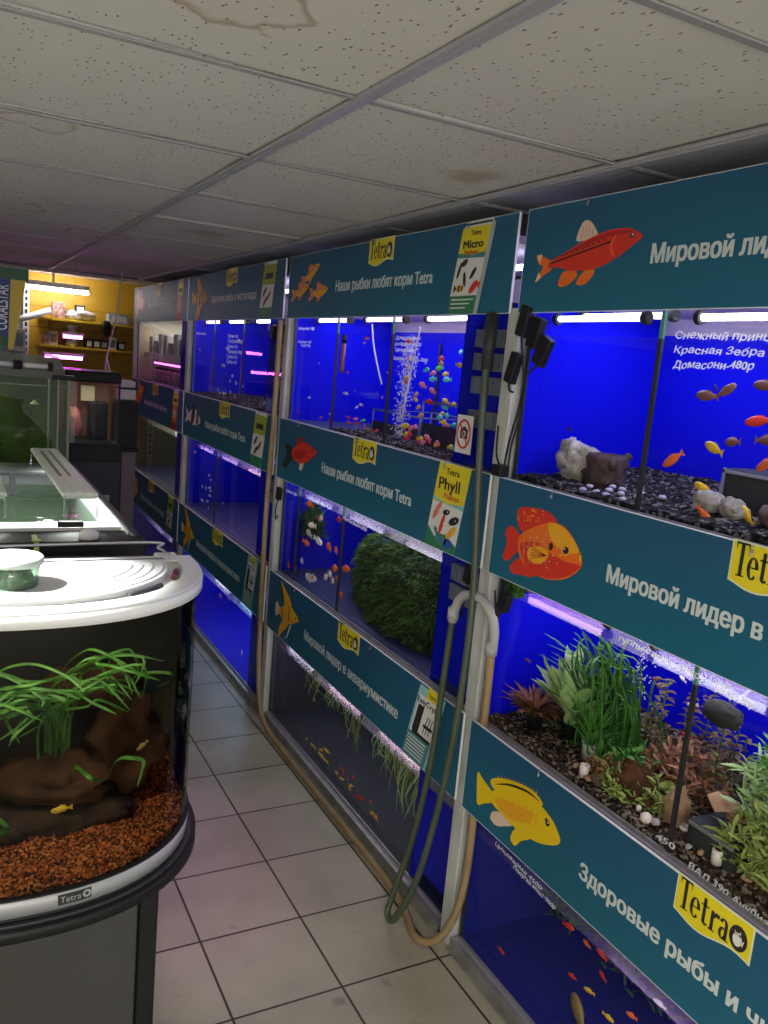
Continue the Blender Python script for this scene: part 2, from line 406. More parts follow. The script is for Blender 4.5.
def text_polys(body, bold=0, shear=0):
    """flat letter shapes: the outlines of the text, triangulated with their holes left open"""
    from mathutils.geometry import delaunay_2d_cdt
    c = bpy.data.curves.new('t', 'FONT'); c.body = body; c.size = 1; c.resolution_u = 3; c.fill_mode = 'NONE'
    o = bpy.data.objects.new('t', c); COL.objects.link(o)
    dg = bpy.context.evaluated_depsgraph_get(); dg.update()
    me = o.evaluated_get(dg).to_mesh()
    vs = [Vector((p.co.x, p.co.y)) for p in me.vertices]; es = [tuple(e.vertices) for e in me.edges]
    o.evaluated_get(dg).to_mesh_clear(); bpy.data.objects.remove(o); bpy.data.curves.remove(c)
    # walk the outlines so that every edge runs in its contour's direction
    nxt = {}
    for i, j in es: nxt.setdefault(i, []).append(j); nxt.setdefault(j, []).append(i)
    loops, seen = [], set()
    for i in range(len(vs)):
        if i in seen or i not in nxt: continue
        lp, k = [], i
        while k is not None and k not in seen:
            seen.add(k); lp.append(k); k = next((q for q in sorted(nxt[k], key=lambda q: (q != k+1, q)) if q not in seen), None)
        if len(lp) > 2: loops.append([vs[q] for q in lp])
    r = delaunay_2d_cdt(vs, es, [], 0, 1e-5)
    V = [(p.x, p.y, 0) for p in r[0]]; out = []
    for f in r[2]:
        A = sum(V[f[i]][0]*V[f[(i+1) % len(f)]][1]-V[f[(i+1) % len(f)]][0]*V[f[i]][1] for i in range(len(f)))
        if abs(A) < 1e-7: continue
        cx = sum(V[i][0] for i in f)/len(f); cy = sum(V[i][1] for i in f)/len(f); wn = 0
        for lp in loops:
            for p, q in zip(lp, lp[1:]+lp[:1]):
                if (p.y > cy) != (q.y > cy) and cx < p.x+(cy-p.y)/(q.y-p.y)*(q.x-p.x): wn += 1 if q.y > p.y else -1
        if wn: out.append(tuple(f) if A > 0 else tuple(f)[::-1])
    return V, out
CAP = {}
def text_part(body, x, y, w, cap, m, parent, name='lettering', bold=.0, shear=0, lay=1.6, ang=0, tf=None, wob=0):
    """text from (x, y) = baseline left, total width w, capital height cap"""
    v, f = text_polys(body, 0, shear)
    if 'h' not in CAP:
        hv, _ = text_polys('H'); CAP['h'] = max(p[1] for p in hv)
    x0 = min(p[0] for p in v); x1 = max(p[0] for p in v)
    sx = w/(x1-x0); sy = cap/CAP['h']; ca, sa = math.cos(ang), math.sin(ang)
    mb = MB()
    sh = [(0, 0)] if not bold else [(-bold, -bold*.4), (bold, -bold*.4), (bold, bold*.4), (-bold, bold*.4), (0, 0)]
    for i, (dx, dy) in enumerate(sh):
        o = len(mb.v)
        for p in v:
            a, b = (p[0]-x0)*sx+dx*cap, p[1]*sy+dy*cap
            X, Y = x+a*ca-b*sa, y+a*sa+b*ca
            mb.V((X, Y, .0005*lay+.00005*i))
        for q in f: mb.F([o+k for k in q], 0, False)
    return part(name, mb, m, parent, local=True)

def emblem(parent, cx, top, w, bottom=True):
    """yellow tag with a wavy lower edge, serif word and a round mark"""
    k = w/1.78
    tf = lambda a, b: (cx+(a-.89)*k, top+(b-.86)*k)
    F = Flat(tf)
    n = 14
    wave = lambda g: [(1.78*(1-i/n)+g*(1 if i == 0 else -1 if i == n else 0), .10+.09*math.sin(2*PI*(i/n)+.4)-g) for i in range(n+1)]
    F.poly([(-.035, .895), (1.815, .895)]+wave(.035), M_cream, 1)
    F.poly([(0, .86), (1.78, .86)]+wave(0), M_yellow, 2)
    e = F.part('emblem', parent)
    F = Flat(lambda a, b: tf(a*.985+.07, b*.92+.22)); I = M_ink
    F.rect(0, .655, .30, .70, I, 3).rect(.11, 0, .19, .68, I, 3).rect(.06, 0, .24, .03, I, 3).poly([(0, .70), (0, .53), (.035, .66)], I, 3).poly([(.30, .70), (.30, .53), (.265, .66)], I, 3)
    F.arc(.415, .225, .125, .235, 2, 315, .07, I, 3, 18, .03).rect(.31, .225, .535, .255, I, 3)
    F.rect(.60, .07, .675, .60, I, 3).rect(.55, .42, .745, .455, I, 3).arc(.68, .09, .08, .09, 180, 330, .06, I, 3, 8, .035)
    F.rect(.80, .02, .875, .45, I, 3).rect(.765, 0, .92, .03, I, 3).ell(.965, .40, .045, .05, I, 3, 12).arc(.94, .32, .075, .14, 95, 180, .04, I, 3, 6)
    F.arc(1.10, .13, .09, .135, 60, 330, .06, I, 3, 14, .03).rect(1.14, .03, 1.21, .34, I, 3).arc(1.11, .33, .10, .13, 0, 165, .06, I, 3, 10, .035).rect(1.14, .0, 1.255, .03, I, 3)
    F.ell(1.455, .27, .205, .275, I, 3, 24)
    F.ell(1.45, .25, .105, .15, M_whiteink, 6, 14).poly([(1.40, .32), (1.36, .42), (1.44, .36)], M_whiteink, 6).poly([(1.46, .34), (1.50, .46), (1.52, .32)], M_whiteink, 6).poly([(1.52, .22), (1.60, .30), (1.58, .16)], M_whiteink, 6)
    F.part('emblem_lettering', e)
    return e

def mk(name, r, g, b): return mat('print_'+name, tuple(min(.92, 1.25*v) for v in srgb(r, g, b)), .5)
P_ = {'red': mk('red', 200, 48, 30), 'orange': mk('orange', 222, 105, 25), 'deep': mk('deep_red', 165, 25, 20), 'yellow': mk('yellow', 238, 190, 15), 'gold': mk('gold', 222, 160, 28),
      'pale': mk('pale', 215, 190, 170), 'dark': mk('dark', 40, 30, 25), 'black': M_ink, 'white': M_whiteink, 'pink': mk('pink', 205, 120, 90), 'brown': mk('brown', 120, 75, 35), 'teal': mk('bluegreen', 60, 120, 120)}
def spl(pts, n=5):
    """closed smooth outline"""
    out = []; m = len(pts)
    for i in range(m):
        p0, p1, p2, p3 = [Vector((*pts[(i+j-1) % m], 0)) for j in range(4)]
        for k in range(n):
            t = k/n; q = .5*((2*p1)+(p2-p0)*t+(2*p0-5*p1+4*p2-p3)*t*t+(3*p1-p0-3*p2+p3)*t**3); out.append((q.x, q.y))
    return out
def fish_print(parent, kind, cx, cy, L, ang=0, ys=1, name='fish_picture'):
    """printed fish, nose towards +x; unit length 1"""
    sh = math.tan(ang)
    tf = lambda x, y: (cx+L*x, cy+L*(y*ys+x*sh))
    F = Flat(tf); C = P_
    if kind == 'barb':
        F.poly(spl([(-.33, .02), (-.5, .13), (-.47, .03), (-.42, -.01), (-.49, -.15), (-.40, -.10), (-.31, -.05)]), C['orange'], 1)
        F.poly([(-.49, .12), (-.44, .12), (-.46, .03)], C['pale'], 2).poly([(-.49, -.15), (-.43, -.11), (-.46, -.05)], C['pale'], 2)
        F.poly(spl([(-.02, .13), (-.10, .16), (-.06, .30), (.0, .31), (.06, .24), (.11, .12)]), C['pale'], 1)
        for i in range(4): F.line([(-.05+.035*i, .15), (-.04+.03*i, .27-.015*i)], .006, C['pink'], 2)
        F.poly(spl([(-.08, -.13), (-.20, -.12), (-.23, -.24), (-.14, -.26), (-.05, -.19)]), C['orange'], 1)
        F.poly(spl([(.10, -.16), (.02, -.16), (-.05, -.26), (.03, -.29), (.11, -.22)]), C['orange'], 1)
        F.poly(spl([(-.35, .02), (-.2, .07), (0, .13), (.2, .155), (.38, .12), (.49, .04), (.5, -.0), (.44, -.04), (.3, -.12), (.12, -.165), (-.1, -.13), (-.25, -.06), (-.35, -.04)]), C['red'], 2)
        F.poly(spl([(.44, .075), (.3, .13), (.1, .13), (-.1, .085), (-.3, .035), (-.1, .06), (.15, .09), (.33, .085)]), C['deep'], 3)
        F.line([(-.34, .0), (-.1, .02), (.1, .035), (.24, .045)], .018, C['dark'], 3)
        for i in range(9): F.ell(-.22+.05*i, .045+.004*i, .014, .008, C['dark'], 4, 8)
        F.ell(.42, .045, .022, .022, C['dark'], 4, 12).ell(.425, .05, .008, .008, C['white'], 5, 8)
        F.arc(.30, .0, .06, .10, 110, 250, .012, C['orange'], 4, 8)
    elif kind == 'jewel':
        F.poly(spl([(-.30, .10), (-.42, .20), (-.5, .12), (-.46, -.02), (-.5, -.18), (-.42, -.22), (-.29, -.06)]), C['red'], 1)
        F.poly(spl([(-.26, .14), (-.36, .30), (-.33, .42), (-.12, .43), (.06, .38), (.16, .26), (.1, .1)]), C['red'], 1)
        F.poly(spl([(-.24, -.16), (-.38, -.27), (-.34, -.36), (-.22, -.36), (-.06, -.36), (.0, -.26)]), C['red'], 1)
        for i in range(22):
            a = i*2.399; F.ell(-.15+.2*math.cos(a)*((i % 5)/5+.1)-.02, .34+.07*math.sin(a*1.7), .008, .008, C['yellow'], 2, 6)
        F.poly(spl([(-.30, .08), (-.15, .2), (.05, .28), (.22, .26), (.36, .14), (.45, .0), (.49, -.12), (.44, -.22), (.30, -.32), (.08, -.35), (-.14, -.28), (-.28, -.12)]), C['orange'], 2)
        F.poly(spl([(.05, .275), (.22, .25), (.36, .13), (.44, .0), (.30, -.02), (.12, .08)]), C['gold'], 3)
        F.poly(spl([(-.27, .0), (-.05, .04), (.1, -.05), (.3, -.12), (.47, -.14), (.42, -.22), (.28, -.31), (.05, -.34), (-.16, -.26)]), C['red'], 3)
        for i in range(5): F.line([(-.24+.07*i, .1+.02*i), (-.22+.07*i, -.02), (-.2+.07*i, -.2)], .012, C['pink'], 4)
        for i in range(26):
            a = i*2.399; r = .28*math.sqrt(i/26); F.ell(.05+r*math.cos(a), -.03+r*.75*math.sin(a), .010, .008, C['pale'], 5, 6)
        F.poly(spl([(.10, -.06), (.0, .0), (-.14, -.02), (-.16, -.13), (-.06, -.2), (.06, -.16)]), C['gold'], 5)
        for i in range(5): F.line([(.08, -.09), (-.12, -.01-.035*i)], .008, C['deep'], 6)
        F.ell(.12, .02, .025, .045, C['dark'], 6, 12)
        F.ell(.30, .0, .055, .06, C['gold'], 6, 16).ell(.30, .0, .035, .04, C['dark'], 7, 14).ell(.285, .015, .01, .01, C['white'], 8, 8)
        F.ell(.47, -.06, .012, .04, C['yellow'], 6, 8)
    elif kind == 'yellow':
        F.poly(spl([(-.28, .04), (-.42, .14), (-.5, .20), (-.49, .0), (-.46, -.16), (-.38, -.12), (-.27, -.05)]), C['yellow'], 1)
        F.poly(spl([(-.24, .08), (-.33, .17), (-.22, .24), (.0, .27), (.18, .25), (.28, .15), (.1, .1)]), C['yellow'], 1)
        F.poly(spl([(-.27, .15), (-.1, .20), (.1, .21), (.24, .18), (.1, .235), (-.1, .225)]), C['dark'], 2)
        for i in range(12): F.poly([(-.25+.04*i, .225+.03*math.sin(i*.26)), (-.24+.04*i, .265+.03*math.sin(i*.26)), (-.23+.04*i, .225+.03*math.sin(i*.26))], C['gold'], 2)
        F.poly(spl([(-.12, -.13), (-.25, -.15), (-.28, -.24), (-.2, -.29), (-.1, -.25), (-.02, -.2)]), C['pale'], 1)
        F.poly(spl([(.14, -.2), (.03, -.21), (-.02, -.34), (.04, -.4), (.1, -.32), (.2, -.24)]), C['yellow'], 1)
        F.poly(spl([(-.31, .05), (-.15, .13), (.05, .18), (.25, .15), (.4, .05), (.48, -.06), (.5, -.13), (.44, -.19), (.28, -.24), (.08, -.23), (-.12, -.15), (-.29, -.06)]), C['yellow'], 2)
        F.poly(spl([(-.25, .0), (.0, .04), (.2, .02), (.15, -.1), (-.02, -.14), (-.15, -.1)]), C['gold'], 3)
        for i in range(7): F.arc(-.16+.07*i, -.02, .03, .09, 100, 250, .01, C['gold'], 4, 6)
        F.ell(.36, .0, .022, .03, C['dark'], 5, 12).ell(.34, .03, .012, .02, C['dark'], 5, 8).ell(.365, .01, .007, .008, C['white'], 6, 8)
        F.line([(.48, -.13), (.42, -.13)], .008, C['gold'], 5)
    elif kind == 'platy':
        F.poly(spl([(-.22, .12), (-.36, .3), (-.5, .26), (-.42, .06), (-.52, -.22), (-.42, -.34), (-.3, -.2), (-.18, -.02)]), C['black'], 1)
        F.poly(spl([(-.1, .2), (-.12, .36), (.02, .44), (.06, .3), (.12, .22)]), C['deep'], 1)
        F.poly(spl([(.06, -.15), (.0, -.36), (.08, -.42), (.14, -.2)]), C['pale'], 1)
        F.poly(spl([(-.24, .1), (-.08, .24), (.14, .27), (.34, .14), (.49, .0), (.42, -.08), (.22, -.22), (.0, -.24), (-.2, -.08)]), C['red'], 2)
        F.poly(spl([(-.2, .04), (.0, .1), (.2, .06), (.1, -.1), (-.1, -.1)]), C['deep'], 3)
        F.ell(.36, .05, .03, .03, C['dark'], 4, 12)
    elif kind == 'angel':
        F.poly(spl([(-.12, .18), (-.22, .62), (-.34, .98), (-.1, .7), (.06, .5), (.14, .22)]), C['gold'], 1)
        F.poly(spl([(-.14, .2), (-.3, .62), (-.34, .95), (-.2, .55)]), C['dark'], 2)
        F.poly(spl([(-.12, -.2), (-.28, -.5), (-.3, -.85), (-.12, -.6), (.02, -.4), (.08, -.2)]), C['gold'], 1)
        F.poly(spl([(-.3, .08), (-.46, .25), (-.5, .0), (-.46, -.22), (-.3, -.08)]), C['pale'], 1)
        F.poly([(.12, -.26), (.02, -.7), (-.12, -.9), (.05, -.72), (.17, -.3)], C['white'], 1)
        F.poly(spl([(-.32, .07), (-.12, .25), (.1, .28), (.3, .14), (.44, -.02), (.34, -.13), (.1, -.28), (-.14, -.24), (-.32, -.08)]), C['gold'], 2)
        F.poly(spl([(.1, .27), (.3, .13), (.42, -.02), (.3, -.1), (.16, .0)]), C['yellow'], 3)
        F.line([(-.2, .2), (-.18, -.2)], .03, C['brown'], 3); F.line([(.06, .26), (.05, -.24)], .03, C['brown'], 3)
        F.ell(.31, .0, .04, .045, C['orange'], 4, 12).ell(.31, .0, .02, .024, C['dark'], 5, 10)
    elif kind == 'goldfish':
        F.poly(spl([(-.2, .04), (-.36, .22), (-.5, .24), (-.42, .02), (-.52, -.2), (-.36, -.2), (-.2, -.06)]), C['pink'], 1)
        F.poly(spl([(-.08, .16), (-.1, .36), (.04, .34), (.14, .18)]), C['pink'], 1)
        F.poly(spl([(.0, -.16), (-.08, -.32), (.06, -.32), (.12, -.16)]), C['pink'], 1)
        F.poly(spl([(-.24, .05), (-.05, .19), (.18, .2), (.38, .1), (.46, .0), (.38, -.1), (.16, -.2), (-.06, -.18), (-.24, -.05)]), C['gold'], 2)
        F.poly(spl([(-.1, .16), (.16, .19), (.3, .12), (.1, .04), (-.1, .02)]), C['pink'], 3)
        F.ell(.34, .04, .03, .03, C['dark'], 4, 10)
    elif kind == 'cory':
        F.poly(spl([(-.25, .04), (-.5, .26), (-.42, .02), (-.5, -.2), (-.25, -.06)]), C['white'], 1)
        F.poly(spl([(-.06, .2), (.0, .42), (.1, .4), (.16, .2)]), C['dark'], 1)
        F.poly(spl([(-.3, .06), (-.06, .22), (.2, .24), (.42, .08), (.47, -.06), (.3, -.16), (.0, -.2), (-.3, -.08)]), C['white'], 2)
        F.poly(spl([(-.05, .21), (.12, .24), (.1, .0), (.0, -.18), (-.12, -.16)]), C['dark'], 3); F.poly(spl([(.24, .2), (.36, .12), (.34, -.12), (.24, -.12)]), C['dark'], 3)
        F.ell(.34, .04, .03, .03, C['gold'], 4, 10)
    elif kind == 'striped':
        F.poly(spl([(-.1, .2), (-.2, .7), (.0, .55), (.12, .2)]), C['gold'], 1).poly(spl([(-.1, -.2), (-.2, -.7), (.0, -.55), (.12, -.2)]), C['gold'], 1)
        F.poly(spl([(-.3, .05), (-.5, .26), (-.44, 0), (-.5, -.26), (-.3, -.05)]), C['gold'], 1)
        F.poly(spl([(-.3, .08), (-.06, .3), (.2, .26), (.44, .0), (.2, -.26), (-.06, -.3), (-.3, -.08)]), C['gold'], 2)
        for x in (-.16, .02, .2): F.line([(x, .24), (x, -.24)], .07, C['dark'], 3)
        F.ell(.34, .04, .03, .03, C['dark'], 4, 10)
    elif kind == 'fancy':
        F.poly(spl([(-.1, .1), (-.3, .55), (-.5, .4), (-.45, .0), (-.52, -.5), (-.3, -.4), (-.1, -.1)]), C['orange'], 1)
        F.poly(spl([(.0, .2), (-.05, .6), (.12, .5), (.2, .2)]), C['pink'], 1)
        F.poly(spl([(-.15, .1), (.05, .28), (.3, .22), (.46, .0), (.3, -.24), (.05, -.3), (-.15, -.1)]), C['orange'], 2)
        F.poly(spl([(.1, .2), (.3, .16), (.4, .0), (.2, .0)]), C['yellow'], 3); F.ell(.34, .05, .03, .035, C['dark'], 4, 10)
    elif kind == 'discus':
        F.poly(spl([(-.4, .06), (-.5, .2), (-.5, -.2), (-.4, -.06)]), C['pale'], 1)
        F.ell(-.02, 0, .44, .42, C['pink'], 2, 28).ell(-.02, 0, .37, .34, C['pale'], 3, 28)
        for i in range(4): F.arc(-.02, 0, .35-.08*i, .32-.08*i, 0, 360, .02, C['pink'], 4, 20)
        F.ell(.3, .05, .05, .05, C['deep'], 5, 12).ell(.3, .05, .025, .025, C['dark'], 6, 10)
    return F.part(name, parent)

def can_print(parent, style, u0, w, h, sh):
    """product picture: slanted pack over the full board height"""
    tf = lambda s, t: (u0+s*w+t*sh, t*h)
    F = Flat(tf); W = M_whiteink
    if style == 'pellets':
        F.poly([(0, 0), (1, 0), (1, .9), (.9, 1), (.1, 1), (0, .9)], W, 1).poly([(.88, 0), (1, 0), (1, .96), (.88, .96)], mk('shade', 165, 170, 172), 2)
        F.rect(.0, .62, .88, .94, M_yellow, 2).rect(0, 0, .88, .2, M_greenink, 2)
        F.rect(.06, .96, .9, .985, M_grey, 2)
        F.poly([(0, .62), (.88, .60), (.88, .66), (.5, .64), (0, .67)], P_['teal'], 3)
        for i, (x, y, a) in enumerate(((.15, .48, 1.2), (.38, .38, 2.2), (.62, .44, .6), (.28, .56, .2))):
            F.ell(x, y, .10, .04, P_['dark'], 3, 10, a)
        F.ell(.72, .29, .13, .055, P_['red'], 3, 12, .4).poly([(.82, .32), (.92, .36), (.9, .26)], P_['red'], 3)
        F.ell(.28, .28, .13, .04, P_['gold'], 3, 12).poly([(.18, .28), (.08, .33), (.08, .23)], P_['dark'], 3)
        F.rect(.24, .245, .29, .315, P_['dark'], 4).rect(.34, .25, .38, .31, P_['dark'], 4)
        for i in range(3): F.rect(.08, .15-.045*i, .8-.1*i, .165-.045*i, W, 3)
        p = F.part('product_picture', parent)
        text_part('Micro', *tf(.14, .715), w*.62, h*.085, M_ink, p, bold=.06, lay=4)
        text_part('Pellets', *tf(.22, .645), w*.42, h*.05, M_redink, p, bold=.02, lay=4)
        text_part('Tetra', *tf(.3, .85), w*.32, h*.055, M_ink, p, bold=.02, lay=4)
    elif style == 'flakes':
        F.rect(0, 0, 1, 1, W, 1).rect(0, .54, 1, 1, M_yellow, 2).poly([(0, 0), (1, 0), (1, .1), (.6, .2), (.3, .12), (0, .24)], M_greenink, 2)
        F.ell(.5, .12, .2, .07, P_['teal'], 3, 14).ell(.75, .1, .14, .06, mk('blue', 40, 80, 170), 3, 12)
        F.poly([(0, .56), (1, .52), (1, .58), (.5, .545), (0, .60)], M_cyanink, 3)
        for (x, y, rx, ry, c, a) in ((.22, .44, .15, .055, 'pink', .8), (.45, .30, .13, .05, 'red', 1.3), (.52, .45, .11, .035, 'dark', .1), (.80, .38, .15, .05, 'black', .2), (.78, .24, .15, .05, 'gold', .5), (.32, .2, .1, .03, 'teal', -.4)):
            F.ell(x, y, rx, ry, P_[c], 4, 12, a); F.ell(x+.35*rx, y+.2*ry, .018, .012, M_whiteink, 5, 8)
        p = F.part('product_picture', parent)
        text_part('Phyll', *tf(.13, .70), w*.66, h*.13, M_ink, p, bold=.03, lay=4)
        text_part('Flakes', *tf(.35, .60), w*.48, h*.065, M_redink, p, bold=.02, lay=4)
        text_part('Tetra', *tf(.28, .88), w*.42, h*.07, M_ink, p, bold=.02, lay=4)
    elif style == 'filter':
        F.rect(0, 0, 1, .98, mk('pack', 140, 190, 195), 1).rect(.0, .0, .92, .34, mk('packlow', 70, 130, 135), 2).rect(.08, .33, .92, .86, W, 2)
        F.rect(.14, .38, .38, .74, M_ink, 3).rect(.2, .44, .32, .7, M_darkgrey, 4).rect(.16, .34, .9, .38, M_ink, 3)
        for i in range(3): F.line([(.55+.1*i, .42), (.6+.09*i, .66)], .03, M_ink, 3)
        F.rect(.5, .5, .85, .54, M_ink, 3)
        F.poly([(.35, .86), (.75, .86), (.75, 1.0), (.35, 1.02)], M_yellow, 4)
        for i in range(6): F.rect(.06, .28-.045*i, .8, .295-.045*i, W, 3)
        p = F.part('product_picture', parent)
        text_part('EasyCrys', *tf(.08, .765), w*.74, h*.07, M_ink, p, bold=.02, lay=5)
        text_part('Tetra', *tf(.42, .90), w*.28, h*.05, M_ink, p, bold=.02, lay=5)
    elif style == 'orangecan':
        F.rect(0, 0, 1, 1, mk('ocan', 200, 110, 40), 1).rect(0, .62, 1, .9, M_yellow, 2).rect(0, .0, 1, .18, P_['deep'], 2).ell(.5, .4, .3, .13, P_['pale'], 3, 14).rect(.05, .9, .95, 1, W, 3)
        F.rect(.25, .7, .8, .78, M_ink, 3); p = F.part('product_picture', parent)
    elif style == 'greencan':
        F.rect(0, 0, 1, 1, W, 1).rect(0, .6, 1, .95, mk('lime', 150, 165, 40), 2).rect(0, .0, 1, .2, M_greenink, 2)
        for (x, y, c) in ((.3, .48, 'dark'), (.65, .4, 'brown'), (.4, .3, 'dark')): F.ell(x, y, .16, .05, P_[c], 3, 12, .5)
        F.rect(.2, .7, .8, .8, M_ink, 3); p = F.part('product_picture', parent)
    return p

# board local frame: x -> -Y, y -> Z, z -> -X
ROT = Matrix(((0, 0, -1), (-1, 0, 0), (0, 1, 0))).to_euler()
SIGN_X = 1.271
BAYS = [1.744, 3.357, 4.983, 6.579]
ROWS = [(1.787, .245), (1.118, .252), (.446, .255)]
SL = {'w': 'Мировой лидер в аквариумистике', 'f': 'Наши рыбки любят корм Tetra', 'h': 'Здоровые рыбы и чистая вода'}
SWID = {'w': .785, 'f': .695, 'h': .74}; STX = {'w': .432, 'f': .48, 'h': .475}
def sign(bay, row, text, desc, fish, prod=None, x=SIGN_X, dz=0):
    z, h = ROWS[row]; w = 1.573
    t = thing('sign_board', desc, 'sign', (x, BAYS[bay], z+dz), 'teal sign boards on the tank wall', ROT)
    mb = MB(); mb.box((0, 0, -.006), (w, h, 0), 0)
    bo = part('board', mb, [M_teal], t, local=True)
    mb = MB()
    for a, b in (((0, -.0015, -.0062), (w, 0, .0004)), ((0, h, -.0062), (w, h+.0015, .0004)), ((-.0015, -.0015, -.0062), (0, h+.0015, .0004)), ((w, -.0015, -.0062), (w+.002, h+.0015, .0004))): mb.box(a, b)
    part('board_edge', mb, M_edge, t, local=True)
    text_part(SL[text], STX[text], .092 if row < 2 else .083, SWID[text], .036, M_letter, t, 'slogan', bold=.05)
    emblem(t, .825, h+.002, .172)
    for f in fish: fish_print(t, *f)
    if prod: can_print(t, prod[0], prod[1], prod[2], h, prod[3])
    for u in ((.22, .78, 1.35) if row < 2 else (.30, 1.0)):
        mb = MB(); mb.lathe([(.004, 0), (.006, .003), (.006, .006), (.003, .008)], (u, h-.012, 0), 8); mb.tube([(u, h-.012, .004), (u, h-.002, .004), (u, h+.004, -.002)], .002, 6)
        part('hook', mb, M_clear, t, local=True)
    return t
sign(0, 0, 'w', 'teal board showing a slim red barb, above the price-marked blue cichlid tank', [('barb', .225, .125, .345, .115, .68)])
sign(0, 1, 'w', 'teal board showing a plump orange-red spotted fish, above the planted tank', [('jewel', .203, .115, .30, .14, .72)])
sign(0, 2, 'h', 'teal board showing one yellow fish, below the planted tank', [('yellow', .228, .118, .345, .22, .72)])
sign(1, 0, 'f', 'teal board with three goldfish and a tilted food can, above the bubbling tank', [('goldfish', .225, .165, .19, .35, .55), ('goldfish', .13, .105, .19, .2, .55), ('goldfish', .32, .095, .19, .1, .55)], ('pellets', 1.272, .155, .05))
sign(1, 1, 'f', 'teal board with a red black-tailed fish and a yellow flake pack, below the bubbling tank', [('platy', .25, .13, .35, .17, .46)], ('flakes', 1.275, .165, .045))
sign(1, 2, 'w', 'teal board with a gold angelfish and a filter pack, below the mossy goldfish tank', [('angel', .24, .125, .29, .12, .46)], ('filter', 1.262, .145, .075))
sign(2, 0, 'h', 'teal board with a striped angelfish, second from the far end on top', [('striped', .24, .12, .34, 0, .5)], ('greencan', 1.26, .16, .05))
sign(2, 1, 'f', 'teal board with a black and white catfish, above the violet-lit tank with pale fish', [('cory', .22, .12, .34, 0, .6)], ('greencan', 1.26, .16, .05))
sign(2, 2, 'w', 'teal board with an angelfish, above the empty-looking blue floor tank', [('angel', .24, .12, .32, .0, .42)], ('filter', 1.27, .14, .06))
sign(3, 0, 'f', 'faded teal board at the far end of the top row', [('fancy', .24, .13, .3, 0, .6)], ('orangecan', 1.3, .13, .04))
sign(3, 1, 'f', 'teal board with an orange long-finned fish at the far end, middle row', [('fancy', .26, .12, .42, .4, .45)], ('orangecan', 1.3, .13, .04))
sign(3, 2, 'h', 'teal board with a round pink fish at the far end, lowest row', [('discus', .24, .13, .34, 0, .6)], ('greencan', 1.28, .14, .04))

# ------------------------------------------------------------------ the room
CZ = 2.09
mb = MB(); mb.box((-2.7, -2.2, -.05), (2.0, 9.0, 0)); struct('floor', mb, M_floor)
mb = MB()
xs = [-2.39+.61*i for i in range(8)]; ys = [-1.55+.6*i for i in range(15)]
for i in range(len(xs)-1):
    for j in range(len(ys)-1):
        if ys[j] > 6.3: continue
        x0, x1, y0, y1 = xs[i]+.004, min(xs[i+1]-.004, 1.93), ys[j]+.003, ys[j+1]-.003
        d = [U(.002, .010) for _ in range(4)]
        o = len(mb.v)
        for k, (x, y) in enumerate(((x0, y0), (x1, y0), (x1, y1), (x0, y1))): mb.v.append((x, y, CZ+d[k]))
        for k, (x, y) in enumerate(((x0, y0), (x1, y0), (x1, y1), (x0, y1))): mb.v.append((x, y, CZ+.04))
        for q in ((0, 3, 2, 1), (4, 5, 6, 7), (0, 1, 5, 4), (1, 2, 6, 5), (2, 3, 7, 6), (3, 0, 4, 7)): mb.F([o+i2 for i2 in q], 0, False)
mb.box((-2.7, -2.2, CZ+.045), (2.0, 6.45, CZ+.06), 0)
mb.box((-2.7, 6.45, 2.21), (2.0, 9.0, 2.24), 1)
mb.box((-2.7, 6.43, CZ), (2.0, 6.46, 2.24), 2)
M_farceil = mat('far_ceiling_paint', (.62, .56, .56), .7)
struct('ceiling', mb, [M_ceil, M_farceil, M_darkgrey])
mb = MB()
for x in xs: mb.box((x-.013, -2.2, CZ-.006), (x+.013, 6.45, CZ+.001)); mb.box((x-.004, -2.2, CZ-.009), (x+.004, 6.45, CZ-.006))
struct('trim_1', mb, M_tbar)
mb = MB()
for y in ys:
    if y < 6.4: mb.box((-2.7, y-.0075, CZ-.002), (1.95, y+.0075, CZ+.001))
struct('trim_2', mb, M_tcross)
M_yel = mat('yellow_wall_panel', (.60, .36, .015), .5, var=.2, scale=2)
M_cream_w = mat('grey_wall_paint', (.40, .39, .37), .8)
mb = MB()
mb.box((.72, 8.86, 0), (2.0, 8.9, 2.24), 0)
for i in range(9): mb.box((.72, 8.857, .3+.2*i), (2.0, 8.8605, .306+.2*i), 1)
struct('wall_back', mb, [M_yel, mat('slot_shadow', (.25, .14, .01), .6)])
mb = MB(); mb.box((-2.7, 8.86, 0), (.72, 8.9, 2.24)); struct('wall_far', mb, M_cream_w)
mb = MB(); mb.box((1.93, -2.2, 0), (2.0, 9.0, 2.24)); struct('wall_right', mb, M_cream_w)
mb = MB(); mb.box((-2.7, -2.2, 0), (-2.64, 9.0, 2.24)); struct('wall_left', mb, M_cream_w)

